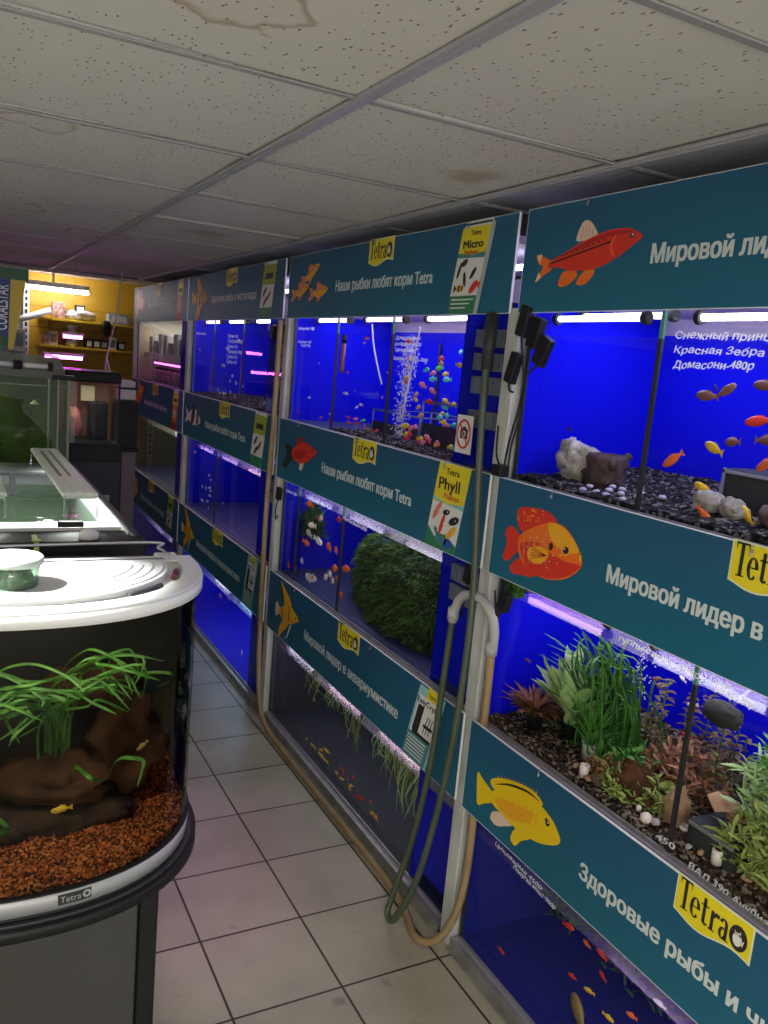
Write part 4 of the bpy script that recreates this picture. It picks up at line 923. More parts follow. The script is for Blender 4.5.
for x, y, z, k in b1bot:
    if k == 'G': fish('cichlid', 'large old-gold fish resting at the bottom of the dark floor tank', 'fish', None, (x, y, z), k, .11, 1, -.5, hgt=.5)
    else: fish('cichlid', 'small %s fish in the dark floor tank' % CN[k], 'fish', 'small fish in the dark floor tank', (x, y, z), k, .035, hgt=.34)

# ------------------------------------------------------------------ gravel, rocks, bubbles
def gravel(b, y0, y1, z, m, label, x0=1.312, x1=1.758, h=.02, ny=90, nx=26, slope=0):
    mb = MB(); mb.smooth = True
    G = [[mb.V((x0+(x1-x0)*i/nx+U(-.004, .004)*(0 < i < nx), y0+(y1-y0)*j/ny, z+h*(.35+.5*noise.noise((i*.35, j*.22, z*9)))+U(0, .006)+slope*i/nx)) for i in range(nx+1)] for j in range(ny+1)]
    for j in range(ny):
        for i in range(nx): mb.F((G[j][i], G[j][i+1], G[j+1][i+1], G[j+1][i]))
        A, B = mb.v[G[j][0]], mb.v[G[j+1][0]]; mb.F((mb.V(A), mb.V(B), mb.V((B[0], B[1], z-.001)), mb.V((A[0], A[1], z-.001))))
    n = int(700*(y1-y0))
    for _ in range(n):
        x, y = U(x0+.004, x1), U(y0, y1); r = U(.003, .007)
        o = len(mb.v)
        for d in ((r, 0, 0), (0, r*1.2, 0), (-r, 0, 0), (0, -r*1.1, 0), (0, 0, r*.8)): mb.v.append((x+d[0], y+d[1], z+h*.5+slope*(x-x0)/(x1-x0)+d[2]))
        for q in ((0, 1, 4), (1, 2, 4), (2, 3, 4), (3, 0, 4)): mb.F([o+k for k in q])
    return solo('gravel', mb, m, label, 'gravel', ((x0+x1)/2, (y0+y1)/2, z), None, 'stuff')
gravel(0, .45, 1.725, 1.369, M_gravdark, 'dark mixed gravel on the floor of the price-marked cichlid tank', slope=.03)
gravel(0, .45, 1.725, .702, M_gravmix, 'tan and brown gravel under the plants of the planted tank', h=.03, slope=.02)
gravel(1, 2.05, 2.90, 1.369, M_gravdark, 'thin dark gravel on the floor of the bubbling tank', h=.012)
gravel(2, 3.68, 4.96, 1.369, M_gravdark, 'dark gravel on the floor of the tank with white fish', h=.02, nx=12, ny=60)
def rock(name, label, cat, p, r, m, seed, jit=.5, n=(18, 12), group=None, lumps=0):
    mb = MB(); mb.blob(p, r, 0, n, jit, seed, 2.6)
    for i in range(lumps):
        a, c = U(0, 2*PI), U(.1, .95)
        q = (p[0]+r[0]*.75*math.cos(a)*math.sqrt(1-c*c*.6), p[1]+r[1]*.85*math.sin(a)*math.sqrt(1-c*c*.6), p[2]+r[2]*c*.9)
        mb.blob(q, [min(r)*U(.28, .5)]*3, 0, (9, 7), .35, seed+i+1, 3)
    return solo(name, mb, m, label, cat, (p[0], p[1], p[2]-r[2]*.8), group)
rock('reef_rock', 'pale knobbly reef rock on the dark gravel', 'rock', (1.43, 1.628, 1.425), (.055, .052, .048), M_rock, 3, .5, lumps=26)
# hollow brown barrel ornament
mb = MB(); mb.lathe([(.044, 0), (.050, .02), (.046, .05), (.052, .075), (.046, .085), (.038, .085), (.034, .03), (.0, .025)], (1.43, 1.53, 1.378), 18, 0)
for i in range(16):
    a = U(0, 6.28); h = U(.0, .085); mb.blob((1.43+.048*math.cos(a), 1.53+.048*math.sin(a), 1.378+h), (U(.008, .016),)*3, 0, (8, 6), .5, i)
solo('barrel_ornament', mb, mat('dark_ornament', (.10, .055, .05), .7, col2=(.03, .015, .015), scale=30, bump=.7), 'hollow dark brown ornament beside the reef rock', 'ornament', (1.43, 1.53, 1.378))
rock('stone', 'larger of two white stones on the gravel under the diving yellow fish', 'rock', (1.40, 1.188, 1.410), (.032, .03, .022), M_rock, 8, .4, lumps=4)
rock('stone', 'smaller of two white stones, beside the low yellow fish', 'rock', (1.41, 1.130, 1.402), (.026, .028, .024), M_rock, 11, .4, lumps=3)
rock('stone', 'dark stone on the gravel at the frame edge', 'rock', (1.44, 1.03, 1.405), (.05, .05, .03), M_brownrock, 12, .4)
for i in range(12):
    p = (1.33+.03*(i % 3)+U(0, .02), 1.50-.016*i+U(-.02, .02), 1.383+.006*(i % 3)); mb = MB(); mb.blob(p, (.008, .011, .005), 0, (8, 5), .3, i)
    solo('pebble', mb, mat('pale_violet_pebble', (.55, .5, .68), .5), 'flat pale pebble on the dark gravel before the reef rock', 'pebble', p, 'pale pebbles before the reef rock')
# black inner filter box of the cichlid tank and glass trays of the bubbling tank
mb = MB(); mb.box((1.50, .86, 1.374), (1.62, 1.245, 1.475), 0, .004); mb.box((1.497, .86, 1.465), (1.50, 1.245, 1.472), 1); mb.box((1.497, 1.238, 1.374), (1.50, 1.245, 1.475), 1)
solo('filter_box', mb, [M_darkgrey, mat('worn_edge', (.3, .3, .4), .4)], 'long black filter box on the gravel behind the white stones', 'filter', (1.56, 1.05, 1.374))
for y0, y1, x0, h, lab in ((2.12, 2.42, 1.42, .15, 'clear glass breeding tray with dark rim behind the glow fish'), (2.50, 2.86, 1.46, .09, 'low dark glass tray behind the bubble column')):
    mb = MB()
    for z in (1.376, 1.37+h):
        mb.tube([(x0, y0, z), (x0, y1, z), (1.72, y1, z), (1.72, y0, z), (x0, y0, z)], .0035, 6, 1)
    for x, y in ((x0, y0), (x0, y1), (1.72, y1), (1.72, y0)): mb.cyl((x, y, 1.376), (x, y, 1.37+h), .0035, 6, 1)
    mb.poly([(x0, y0, 1.376), (x0, y1, 1.376), (x0, y1, 1.37+h*.55), (x0, y0, 1.37+h*.55)], 0)
    solo('glass_tray', mb, [mat('dark_tray', (.02, .02, .05), .4), mat('tray_rim', (.12, .14, .35), .3)], lab, 'tray', ((x0+1.72)/2, (y0+y1)/2, 1.372))
mb = MB()
M_bub = glass('bubble_skin', (.95, .95, 1), .25, .7, .05, haze=.45, hazecol=(.85, .85, 1))
for i in range(800):
    h = U(0, 1); y = 2.575-.035*h+random.gauss(0, .012+.010*h); x = 1.42+random.gauss(0, .012); mb.blob((x, y, 1.385+.345*h), [U(.0014, .0034)]*3, 0, (6, 4))
solo('air_bubbles', mb, M_bub, 'column of rising air bubbles in the blue tank', 'bubbles', (1.42, 2.56, 1.385), None, 'stuff')
mb = MB()
for i in range(150):
    h = U(0, 1); mb.blob((1.47+random.gauss(0, .01), 1.375-.02*h+random.gauss(0, .012), .82+.23*h), [U(.001, .0025)]*3, 0, (6, 4))
solo('air_bubbles', mb, M_bub, 'thin column of air bubbles among the plants', 'bubbles', (1.47, 1.36, .82), None, 'stuff')
for pts, lab in (([(1.36, 2.735, 1.77), (1.37, 2.73, 1.70), (1.39, 2.72, 1.62), (1.41, 2.715, 1.56)], 'thin white air line hanging in the bubbling tank, away from the bubbles'), ([(1.38, 2.42, 1.76), (1.40, 2.47, 1.70), (1.42, 2.53, 1.60), (1.42, 2.56, 1.45)], 'thin white air line slanting to the bubble column')):
    mb = MB(); mb.tube(smooth_path(pts), .0032, 6); solo('air_line', mb, M_white, lab, 'air line', pts[-1])
t = thing('aquarium_heater', 'red-brown tubular heater in the bubbling tank', 'heater', (1.36, 2.965, 1.60))
mb = MB(); mb.tube([(1.36, 2.965, 1.585), (1.36, 2.965, 1.60), (1.36, 2.962, 1.70)], [.006, .009, .009], 10); part('glass_tube', mb, mat('heater_brown', (.22, .06, .03), .3), t)
mb = MB(); mb.tube([(1.36, 2.962, 1.70), (1.36, 2.962, 1.73)], [.011, .009], 10); part('cap', mb, M_black, t)

# ------------------------------------------------------------------ plants
def leaf_path(b, d, L, droop, n=6):
    b, d = Vector(b), Vector(d).normalized(); pts = []
    for i in range(n+1):
        t = i/n; pts.append(b+d*L*t+Vector((0, 0, -droop*L*t*t)))
    return pts
def rosette(name, label, base, n, L, w, m, droop=.35, up=.7, pot=None, spread=1, cat='plant', group=None, zlo=None, fanx=.7):
    t = thing(name, label, cat, base, group)
    mb = MB()
    for i in range(n):
        a = 2.399*i+U(-.3, .3); u = up*U(.4, 1.3)
        p = leaf_path(Vector(base)+Vector((U(-.008, .008), U(-.008, .008), (.03 if pot else 0)+U(0, .02))), (math.cos(a)*fanx*spread, math.sin(a)*spread, u), L*U(.6, 1.1), droop*U(.5, 1.2))
        p = [Vector((max(1.318, min(1.755, q.x)), q.y, max(q.z, base[2]))) if base[0] > 1 else q for q in p]
        mb.ribbon(p, w*U(.7, 1.15), side=Vector((-math.sin(a), math.cos(a), 0)))
    part('leaves', mb, m, t)
    if pot:
        mb = MB(); mb.lathe([(.016, 0), (.019, .0), (.022, .04), (.024, .042), (.020, .04), (.015, .012)], base, 14); part('pot', mb, pot, t)
    return t
rosette('reddish_plant', 'reddish brown rosette plant in a dark pot at the planted tank end wall', (1.375, 1.61, .722), 90, .125, .014, M_leafred, .35, .9, M_black)
rosette('sword_plant', 'pale broad-leaved sword plant in the planted tank', (1.415, 1.515, .735), 34, .235, .036, M_leafpale, .22, 1.5, M_black)
rosette('fine_leaf_plant', 'low mid-green plant in front of the tall grass blades', (1.40, 1.42, .725), 60, .17, .012, M_leaf, .2, 1.8, M_white)
# tall ribbon grass
t = thing('ribbon_grass', 'tall ribbon grass reaching from the gravel to the waterline', 'plant', (1.45, 1.44, .715))
mb = MB()
for i in range(95):
    y = 1.43+random.gauss(0, .055); x = 1.45+random.gauss(0, .03); L = U(.18, .33)
    tipy = y+U(-.02, .10)+(.08 if i % 3 == 0 else 0)
    pts = smooth_path([(x, y, .715), (x+U(-.02, .02), y+U(-.01, .015), .715+L*.5), (x+U(-.03, .03), y+(tipy-y)*.5, .715+L*.85), (x+U(-.04, .02), tipy, .715+min(L, .345)*U(.9, 1))], 3)
    mb.ribbon(pts, [.010]*(len(pts)-2)+[.006, .001], side=Vector((.3, 1, 0)))
part('blades', mb, M_leaf, t)
t = thing('stem_plant', 'bronze-green stem plant along the back of the planted tank', 'plant', (1.52, 1.25, .715))
mb = MB(); ms = MB()
for i in range(16):
    y = 1.14+U(0, .24); x = 1.50+U(0, .14); h = U(.1, .26); ms.tube([(x, y, .715), (x+U(-.01, .01), y+U(-.02, .02), .715+h)], .0018, 5)
    for k in range(int(h/.018)):
        for s in range(3):
            a = U(0, 6.28); mb.ribbon(leaf_path((x, y, .73+.018*k), (math.cos(a), math.sin(a), .4), U(.02, .035), .3, 3), .011, side=Vector((-math.sin(a), math.cos(a), 0)))
part('leaves', mb, mat('leaf_bronze', (.20, .20, .05), .5, col2=(.16, .07, .03), scale=15), t); part('stems', ms, M_leafdark, t)
def tuft(name, label, base, n, L, rad, h, m, seed=0):
    random.seed(seed+40); t = thing(name, label, 'plant', base); mb = MB()
    for i in range(n):
        a = U(0, 6.28); r = rad*math.sqrt(U(0, 1)); b = (base[0]+r*math.cos(a)*.7, base[1]+r*math.sin(a), base[2]+h*U(.05, 1)*(1-.5*r/rad))
        q = leaf_path(b, (U(-1, 1)*.7, U(-1, 1), U(.1, 1)), L*U(.6, 1.2), .3, 4)
        mb.ribbon([Vector((max(1.316, min(1.755, v.x)), v.y, max(base[2], v.z))) for v in q], .008*U(.6, 1.3), side=Vector((U(-1, 1), U(-1, 1), .2)))
    part('fronds', mb, m, t)
    return t
tuft('moss_clump', 'brown-green moss clump on the gravel near the handwritten 450', (1.40, 1.19, .718), 260, .03, .06, .07, M_leafyel, 1)
tuft('moss_clump', 'rusty moss clump beside the white tube pot', (1.37, 1.32, .718), 260, .026, .05, .07, mat('moss_rust', (.30, .17, .05), .7, col2=(.15, .09, .03), scale=30), 2)
tuft('hornwort', 'bushy bright green plant filling the compartment beyond the divider', (1.46, .90, .80), 900, .05, .13, .20, M_leafpale, 3)
tuft('hornwort', 'yellowish feathery plant at the front of the compartment beyond the divider', (1.38, .93, .72), 420, .045, .07, .15, M_leafyel, 4)
tuft('hornwort', 'dark green feathery plant at the frame edge of the planted tank', (1.52, .75, .72), 500, .05, .12, .25, M_leaf, 5)
tuft('moss_clump', 'dark brown-green weed along the foot of the tall grass', (1.44, 1.36, .718), 420, .035, .10, .10, M_leaf, 6)
tuft('moss_clump', 'reddish weed behind the brown driftwood', (1.50, 1.22, .718), 420, .04, .10, .13, M_leafred, 7)
tuft('moss_clump', 'olive weed in front of the violet-brown stone', (1.36, 1.27, .716), 260, .028, .06, .05, M_leafyel, 9)
tuft('moss_clump', 'dark weed between the sword plant and the end wall', (1.48, 1.60, .718), 420, .04, .10, .09, M_leafdark, 10)
tuft('hornwort', 'leafy green plant reaching the waterline beyond the sponge filter', (1.42, .86, .93), 420, .055, .10, .11, M_leaf, 11)
for i in range(22):
    p = (1.325+U(0, .06), 1.40-.022*i+U(-.02, .02), .722+U(0, .006)); mb = MB(); mb.blob(p, (U(.005, .011), U(.006, .013), U(.004, .008)), 0, (9, 6), .4, i)
    solo('pebble', mb, (M_tan, M_shell, M_rock)[i % 3], 'small %s pebble on the gravel along the front pane of the planted tank' % ('tan', 'cream white', 'grey')[i % 3], 'pebble', p, 'pebbles along the planted tank front')
tuft('dark_weed', 'dark weed hanging in the middle of the dark floor tank', (1.50, 1.50, .20), 260, .05, .09, .12, M_leafdark, 13)
tuft('dark_weed', 'dark weed at the far back of the dark floor tank', (1.60, 1.30, .12), 380, .06, .14, .20, M_leafdark, 14)
random.seed(21)
# small hardware of the planted tank
for p, lab in (((1.335, 1.365, .716), 'short white ceramic tube pot before the tall grass'), ((1.345, .985, .722), 'pinkish ceramic tube pot at the foot of the feathery plant')):
    mb = MB(); mb.lathe([(.010, 0), (.0115, 0), (.0115, .030), (.008, .030), (.008, .006)], p, 14); solo('ceramic_pot', mb, M_shell, lab, 'pot', p)
rock('shell', 'round white snail shell on the gravel near the handwritten 450', 'shell', (1.325, 1.155, .728), (.013, .013, .012), M_shell, 2, .15, (12, 8))
rock('driftwood', 'dark driftwood lump behind the reddish plant', 'driftwood', (1.50, 1.655, .735), (.07, .05, .045), M_wood, 6, .6)
rock('driftwood', 'brown driftwood lump in the middle of the planted tank', 'driftwood', (1.40, 1.26, .735), (.06, .07, .045), M_wood, 9, .6, lumps=5)
rock('stone', 'violet-brown stone on the gravel in front of the tall grass', 'rock', (1.35, 1.315, .725), (.022, .03, .018), M_brownrock, 15, .4)
rock('stone', 'tan stone leaning by the divider of the planted tank', 'rock', (1.39, 1.135, .745), (.025, .03, .045), M_tan, 16, .5)
mb = MB(); mb.ribbon(leaf_path((1.42, 1.0, .80), (-.3, .8, .6), .09, .4, 5), .06); mb.ribbon(leaf_path((1.42, 1.02, .80), (-.4, -.8, .3), .07, .2, 5), .05); mb.blob((1.42, 1.01, .80), (.025, .03, .02), 0, (10, 7), .5, 4)
solo('wood_ornament', mb, M_tan, 'pale tan twisted wood piece beyond the divider', 'ornament', (1.42, 1.01, .785))
t = thing('sponge_filter', 'round black sponge filter at the waterline beside the divider', 'filter', (1.37, 1.045, .98))
mb = MB(); mb.blob((1.37, 1.045, 1.005), (.025, .045, .022), 0, (16, 10), .35, 5, 3); part('sponge', mb, M_rubber, t); mb = MB(); mb.tube([(1.38, 1.04, 1.02), (1.40, 1.0, 1.09), (1.45, .98, 1.12)], .004, 6); part('air_tube', mb, M_clear, t)
mb = MB(); mb.box((1.345, .95, .712), (1.46, 1.065, .775), 0, .004); mb.box((1.343, .952, .765), (1.346, 1.063, .772), 1)
solo('filter_box', mb, [M_darkgrey, M_alu], 'black box filter behind the handwritten price at the divider', 'filter', (1.40, 1.0, .712))
# goldfish tank: moss thicket
t = thing('moss_thicket', 'huge dark green moss thicket filling half of the goldfish tank', 'plant', (1.52, 2.50, .70))
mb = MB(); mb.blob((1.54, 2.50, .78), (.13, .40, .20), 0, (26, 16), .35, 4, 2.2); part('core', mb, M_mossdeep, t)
mb = MB()
for i in range(7500):
    d = Vector((-abs(random.gauss(0, 1)), random.gauss(0, 1), random.gauss(.25, 1))).normalized(); k = 1+.30*noise.noise(d*2.2+Vector((12.4, 6.8, 4)))
    b = Vector((1.54+d.x*.145*k, 2.50+d.y*.42*k, max(.715, .785+d.z*.225*k)))
    q = leaf_path(b, d*.6+Vector((U(-.6, .2), U(-.7, .7), U(-.3, .8))), U(.018, .045), .5, 3)
    mb.ribbon([Vector((max(1.316, min(1.755, v.x)), max(2.045, min(v.y, 3.1)), max(.71, min(v.z, 1.062)))) for v in q], U(.003, .0065), side=Vector((U(-1, 1), U(-1, 1), U(-1, 1))))
part('fronds', mb, M_moss, t)
tuft('moss_clump', 'dark moss hanging on the end wall of the goldfish tank', (1.42, 3.27, .86), 700, .04, .06, .18, M_leafdark, 8)
# drooping plants at the waterline of the murky floor tank
for i, (y, L) in enumerate(((2.96, .12), (2.80, .10), (2.62, .16), (2.36, .13), (2.22, .17), (2.12, .2))):
    t = thing('floating_plant', 'long-rooted floating plant, %s along the murky tank' % ('first from the far end', 'second from the far end', 'third from the far end', 'fourth from the far end', 'second from the blue panel', 'next to the blue panel')[i], 'plant', (1.40, y, .365), 'floating plants in the murky floor tank')
    mb = MB()
    for k in range(13):
        a = U(-1.2, 1.2); pts = smooth_path([(1.37, y+U(-.01, .01), .366), (1.35+U(-.02, .05), y+a*.05, .366), (1.345+U(-.02, .05), y+a*.08, .365-L*U(.3, .6)), (1.355+U(-.02, .05), y+a*.07, .365-L*U(.8, 1.1))], 4)
        mb.ribbon(pts, .014, side=Vector((.3, 1, 0)))
    part('leaves', mb, M_leafpale if i % 2 else M_leafyel, t)

# ------------------------------------------------------------------ hoses, hook and adapters
t = thing('drain_hose', 'beige hose lying along the tank base and rising at both posts', 'hose', (1.25, 2.4, .014))
mb = MB(); mb.tube(smooth_path([(1.255, 3.385, 1.78), (1.255, 3.39, 1.40), (1.25, 3.395, 1.0), (1.25, 3.39, .60), (1.25, 3.37, .30), (1.252, 3.33, .10), (1.252, 3.22, .022), (1.25, 2.9, .013), (1.25, 2.5, .013), (1.25, 2.1, .013), (1.232, 1.92, .013), (1.20, 1.80, .018), (1.222, 1.735, .045), (1.262, 1.712, .12), (1.2895, 1.712, .26), (1.2895, 1.712, .55), (1.2885, 1.712, .80), (1.280, 1.705, .93)], 8), .0112, 10)
part('hose', mb, M_hose_b, t)
t = thing('hose_hook', 'grey plastic pipe bend hooked over the hoses at the post', 'pipe', (1.258, 1.76, .93))
mb = MB(); mb.tube(smooth_path([(1.281, 1.705, .90), (1.275, 1.695, .97), (1.262, 1.71, 1.025), (1.256, 1.765, 1.045), (1.254, 1.825, 1.028), (1.252, 1.853, .985), (1.252, 1.862, .945)], 7), .0130, 12); part('pipe', mb, M_pvc, t)
for p in ((1.280, 1.705, .90), (1.252, 1.860, .95)):
    mb = MB(); mb.cyl(p, (p[0], p[1], p[2]+.035), .0160, 14); part('socket', mb, M_pvc, t)
t = thing('siphon_hose', 'dark green hose hanging in a long loop down to the floor', 'hose', (1.22, 1.88, .014))
mb = MB(); mb.tube(smooth_path([(1.252, 1.862, .95), (1.25, 1.872, .75), (1.245, 1.885, .50), (1.225, 1.91, .25), (1.19, 1.93, .07), (1.172, 1.92, .016), (1.178, 1.88, .03), (1.21, 1.83, .20), (1.235, 1.79, .50), (1.242, 1.765, .80), (1.244, 1.765, 1.05), (1.246, 1.795, 1.30), (1.25, 1.82, 1.50), (1.262, 1.845, 1.68), (1.268, 1.85, 1.79)], 8), .0098, 10); part('hose', mb, M_hose_g, t)
mb = MB(); mb.tube([(1.262, 1.842, 1.64), (1.268, 1.85, 1.785)], .0165, 12); part('sleeve', mb, M_darkgrey, t, 'dark rigid sleeve')
def adapter(p, sz, tilt, lab, cord):
    t = thing('power_adapter', lab, 'adapter', p, 'black adapters taped to the post')
    mb = MB(); mb.box((-sz[0]/2, -sz[1]/2, -sz[2]/2), (sz[0]/2, sz[1]/2, sz[2]/2), bev=.003)
    R = Matrix.Rotation(tilt, 3, 'X'); mb.v = [tuple(R @ Vector(v)+Vector(p)) for v in mb.v]; part('case', mb, M_black, t)
    mb = MB(); mb.tube(smooth_path(cord, 6), .0028, 6); part('cord', mb, M_rubber, t)
X_ = 1.272
adapter((X_, 1.712, 1.765), (.022, .036, .075), .25, 'black adapter highest on the post, partly behind the board', [(X_, 1.72, 1.73), (X_+.006, 1.715, 1.68), (X_+.008, 1.70, 1.62), (X_+.01, 1.71, 1.55), (X_+.012, 1.735, 1.47), (X_+.012, 1.745, 1.40), (X_+.01, 1.73, 1.375)])
adapter((X_+.008, 1.672, 1.738), (.022, .038, .075), .25, 'black adapter with two cords, next to the highest one', [(X_, 1.68, 1.70), (X_+.008, 1.69, 1.63), (X_+.01, 1.70, 1.54), (X_+.012, 1.725, 1.46), (X_+.012, 1.73, 1.395)])
adapter((X_+.01, 1.640, 1.695), (.020, .040, .072), .45, 'tilted black adapter hanging in front of the blue glass', [(X_+.01, 1.655, 1.665), (X_+.01, 1.68, 1.645), (X_+.01, 1.70, 1.63)])
adapter((X_+.0, 1.738, 1.650), (.022, .032, .078), .3, 'black adapter lowest on the post with a small button', [(X_, 1.75, 1.615), (X_, 1.745, 1.595), (X_, 1.728, 1.59)])
adapter((X_+.0, 1.745, 1.388), (.03, .04, .03), 0, 'small black plug resting on top of the spotted fish board', [(X_, 1.75, 1.40), (X_, 1.77, 1.43), (X_, 1.775, 1.5)])
adapter((1.262, 1.648, 1.065), (.022, .034, .05), .3, 'black plug block beside the pipe hook, before the planted tank', [(1.262, 1.65, 1.04), (1.264, 1.68, 1.02), (1.266, 1.70, 1.08)])
adapter((1.28, 1.845, 1.085), (.02, .03, .055), .2, 'black plug block behind the green hose, below the flake pack', [(1.28, 1.845, 1.05), (1.28, 1.86, .99), (1.28, 1.85, .96)])
adapter((1.28, 3.42, 1.735), (.02, .03, .06), .2, 'black adapter on the beige-hose post under the top boards', [(1.28, 3.42, 1.70), (1.28, 3.43, 1.65), (1.28, 3.42, 1.60)])
adapter((1.28, 3.53, 1.73), (.02, .03, .06), .2, 'black adapter just past the beige-hose post, farther away', [(1.28, 3.53, 1.70), (1.28, 3.54, 1.64), (1.28, 3.53, 1.58)])
adapter((1.28, 3.335, 1.045), (.02, .03, .055), .2, 'black adapter on the end wall side of the goldfish tank', [(1.28, 3.335, 1.02), (1.28, 3.36, .98), (1.28, 3.355, .93), (1.28, 3.33, .95)])

# ------------------------------------------------------------------ bow-front tank
CX, AA, BB, YC, YB = .142, .332, .315, 1.735, 1.815
def dshape(d, yb=None, n=36):
    """outline of the bow front grown by d (counter-clockwise from the back right corner)"""
    a, b = AA+d, BB+d; yb = YB+d if yb is None else yb; pts = []
    for k in range(n+1):
        t = -PI*k/n
        c, s = math.cos(t), math.sin(t); e = 2/2.25
        pts.append((CX+a*math.copysign(abs(c)**e, c), YC+b*math.copysign(abs(s)**e, s)))
    return [(CX+a, yb)]+pts+[(CX-a, yb)]
random.seed(5)
cab = thing('tank_cabinet', 'grey-fronted black cabinet carrying the bow-front tank', 'cabinet', (CX, 1.66, 0))
mb = MB(); mb.box((-.135, 1.535, .02), (.345, 1.548, .585)); part('door', mb, M_grey, cab, 'grey front panel')
mb = MB(); mb.box((-.165, 1.54, 0), (.385, 1.80, .585)); 
for x0, x1 in ((-.165, -.138), (.348, .385)): mb.box((x0, 1.522, 0), (x1, 1.56, .585), bev=.006)
mb.box((-.16, 1.53, 0), (.38, 1.55, .02)); part('body', mb, M_black, cab)
mb = MB(); mb.prism(dshape(.022, 1.84), .585, .607, 0, True); mb.prism(dshape(.012, 1.83), .607, .614, 1, True); part('top_plate', mb, [M_black, M_darkgrey], cab)
bow = thing('bow_front_aquarium', 'bow-front corner tank with white lid and orange gravel', 'aquarium', (CX, YC, .6155))
mb = MB(); mb.ring(dshape(.006), dshape(-.02), .616, .622, 1); mb.ring(dshape(.004), dshape(-.004), .622, .655, 0); mb.ring(dshape(.0052), dshape(-.0045), .655, .658, 1); mb.prism(dshape(-.004), .617, .640, 1, True); part('base_trim', mb, [M_silver, M_black], bow, 'silver band round the base')
# name plate on the silver band, bent with it
pl = MB()
xs_ = [.178+.0058*i for i in range(11)]
def bowy(x, d):
    a, b = AA+d, BB+d; q = min(1, abs((x-CX)/a)); return YC-b*(1-q**2.25)**(1/2.25)
v = [[pl.V((x, bowy(x, .0048), z)) for z in (.629, .650)] for x in xs_]
for i in range(10): pl.F((v[i][0], v[i+1][0], v[i+1][1], v[i][1]))
np_ = part('name_plate', pl, M_ink, bow)
vt, ft = text_polys('Tetra'); x0 = min(p[0] for p in vt); x1 = max(p[0] for p in vt); mb = MB()
for p in vt:
    xx = .182+(p[0]-x0)/(x1-x0)*.036; mb.V((xx, bowy(xx, .0054), .6335+p[1]*.0175))
for q in ft: mb.F(q)
for k in range(14):
    a0, a1 = 2*PI*k/14, 2*PI*(k+1)/14
    mb.F([mb.V((.228+r*math.cos(a), bowy(.228+r*math.cos(a), .0054), .640+r*math.sin(a))) for r, a in ((.0075, a0), (.0075, a1), (.0035, a1), (.0035, a0))])
part('plate_lettering', mb, M_silver, np_)
M_bowglass = glass('bow_glass', (.84, .88, .82), .010, .6)
o = dshape(0); mb = MB(); mb.smooth = True
for i in range(len(o)-1):
    a, b = o[i], o[i+1]; mb.F((mb.V((*a, .655)), mb.V((*b, .655)), mb.V((*b, 1.15)), mb.V((*a, 1.15))))
part('curved_glass', mb, M_bowglass, bow)
M_bowback = mat('bow_back_film', (.018, .014, .010), .7, var=.6, scale=5)
mb = MB(); mb.box((CX-AA, YB-.004, .655), (CX+AA, YB+.002, 1.15)); part('back_panel', mb, M_bowback, bow)
M_lid = mat('lid_plastic', (.80, .81, .80), .35)
lid = MB(); lid.ring(dshape(.010, 1.78), dshape(-.012, 1.74), 1.150, 1.172, 0); lid.ring(dshape(.007, 1.775), dshape(-.03, 1.735), 1.172, 1.177, 0)
lid.prism(dshape(-.02, 1.735), 1.156, 1.168, 0, True); lid.prism(dshape(-.06, 1.725), 1.168, 1.183, 0, True)
lo = part('lid', lid, [M_lid], bow)
for d in (-.07, -.09, -.11, -.13):
    q = [p for p in dshape(d, 1.72) if p[0] > .24 and p[1] < 1.69 and (p[0]-.24 > 0)]
    mb = MB(); mb.tube([(x, y, 1.184) for x, y in q], .0022, 6); part('lid_ridge', mb, M_lid, lo)
mb = MB(); q = dshape(-.045)[8:14]; qq = dshape(-.033)[8:14]
for i in range(5): mb.poly([(*q[i], 1.1825), (*q[i+1], 1.1825), (*qq[i+1], 1.1825), (*qq[i], 1.1825)]); 
mb = MB(); mb.tube([(*p, 1.174) for p in dshape(-.045)[9:14]], .006, 8); part('vent_slot', mb, M_darkgrey, lo, 'dark vent slot')
mb = MB(); mb.tube([(*p, 1.174) for p in dshape(-.043)[4:7]], .007, 8); part('vent_cap', mb, mat('red_brown_cap', (.10, .02, .015), .4), lo, 'red-brown cap')
mb = MB(); mb.box((CX-AA+.01, 1.782, 1.140), (CX+AA-.03, 1.90, 1.150)); mb.box((CX+AA-.06, 1.775, 1.150), (CX+AA-.012, 1.83, 1.172), 1, .004); part('hinge_strip', mb, [M_black, M_lid], lo)
mb = MB(); mb.tube([(.02, 1.80, 1.165), (.40, 1.80, 1.165)], .003, 6); mb.box((.22, 1.775, 1.150), (.30, 1.80, 1.162), 0, .002); part('lid_latch', mb, M_white, lo)
mb = MB(); mb.tube(smooth_path([(-.3, 1.90, 1.172), (.1, 1.90, 1.176), (.425, 1.90, 1.178), (.435, 1.88, 1.17), (.436, 1.80, 1.176), (.436, 1.795, 1.16)], 5), .0035, 8); part('wire_handle', mb, mat('wire_clear', (.55, .57, .6), .2, .5), lo)
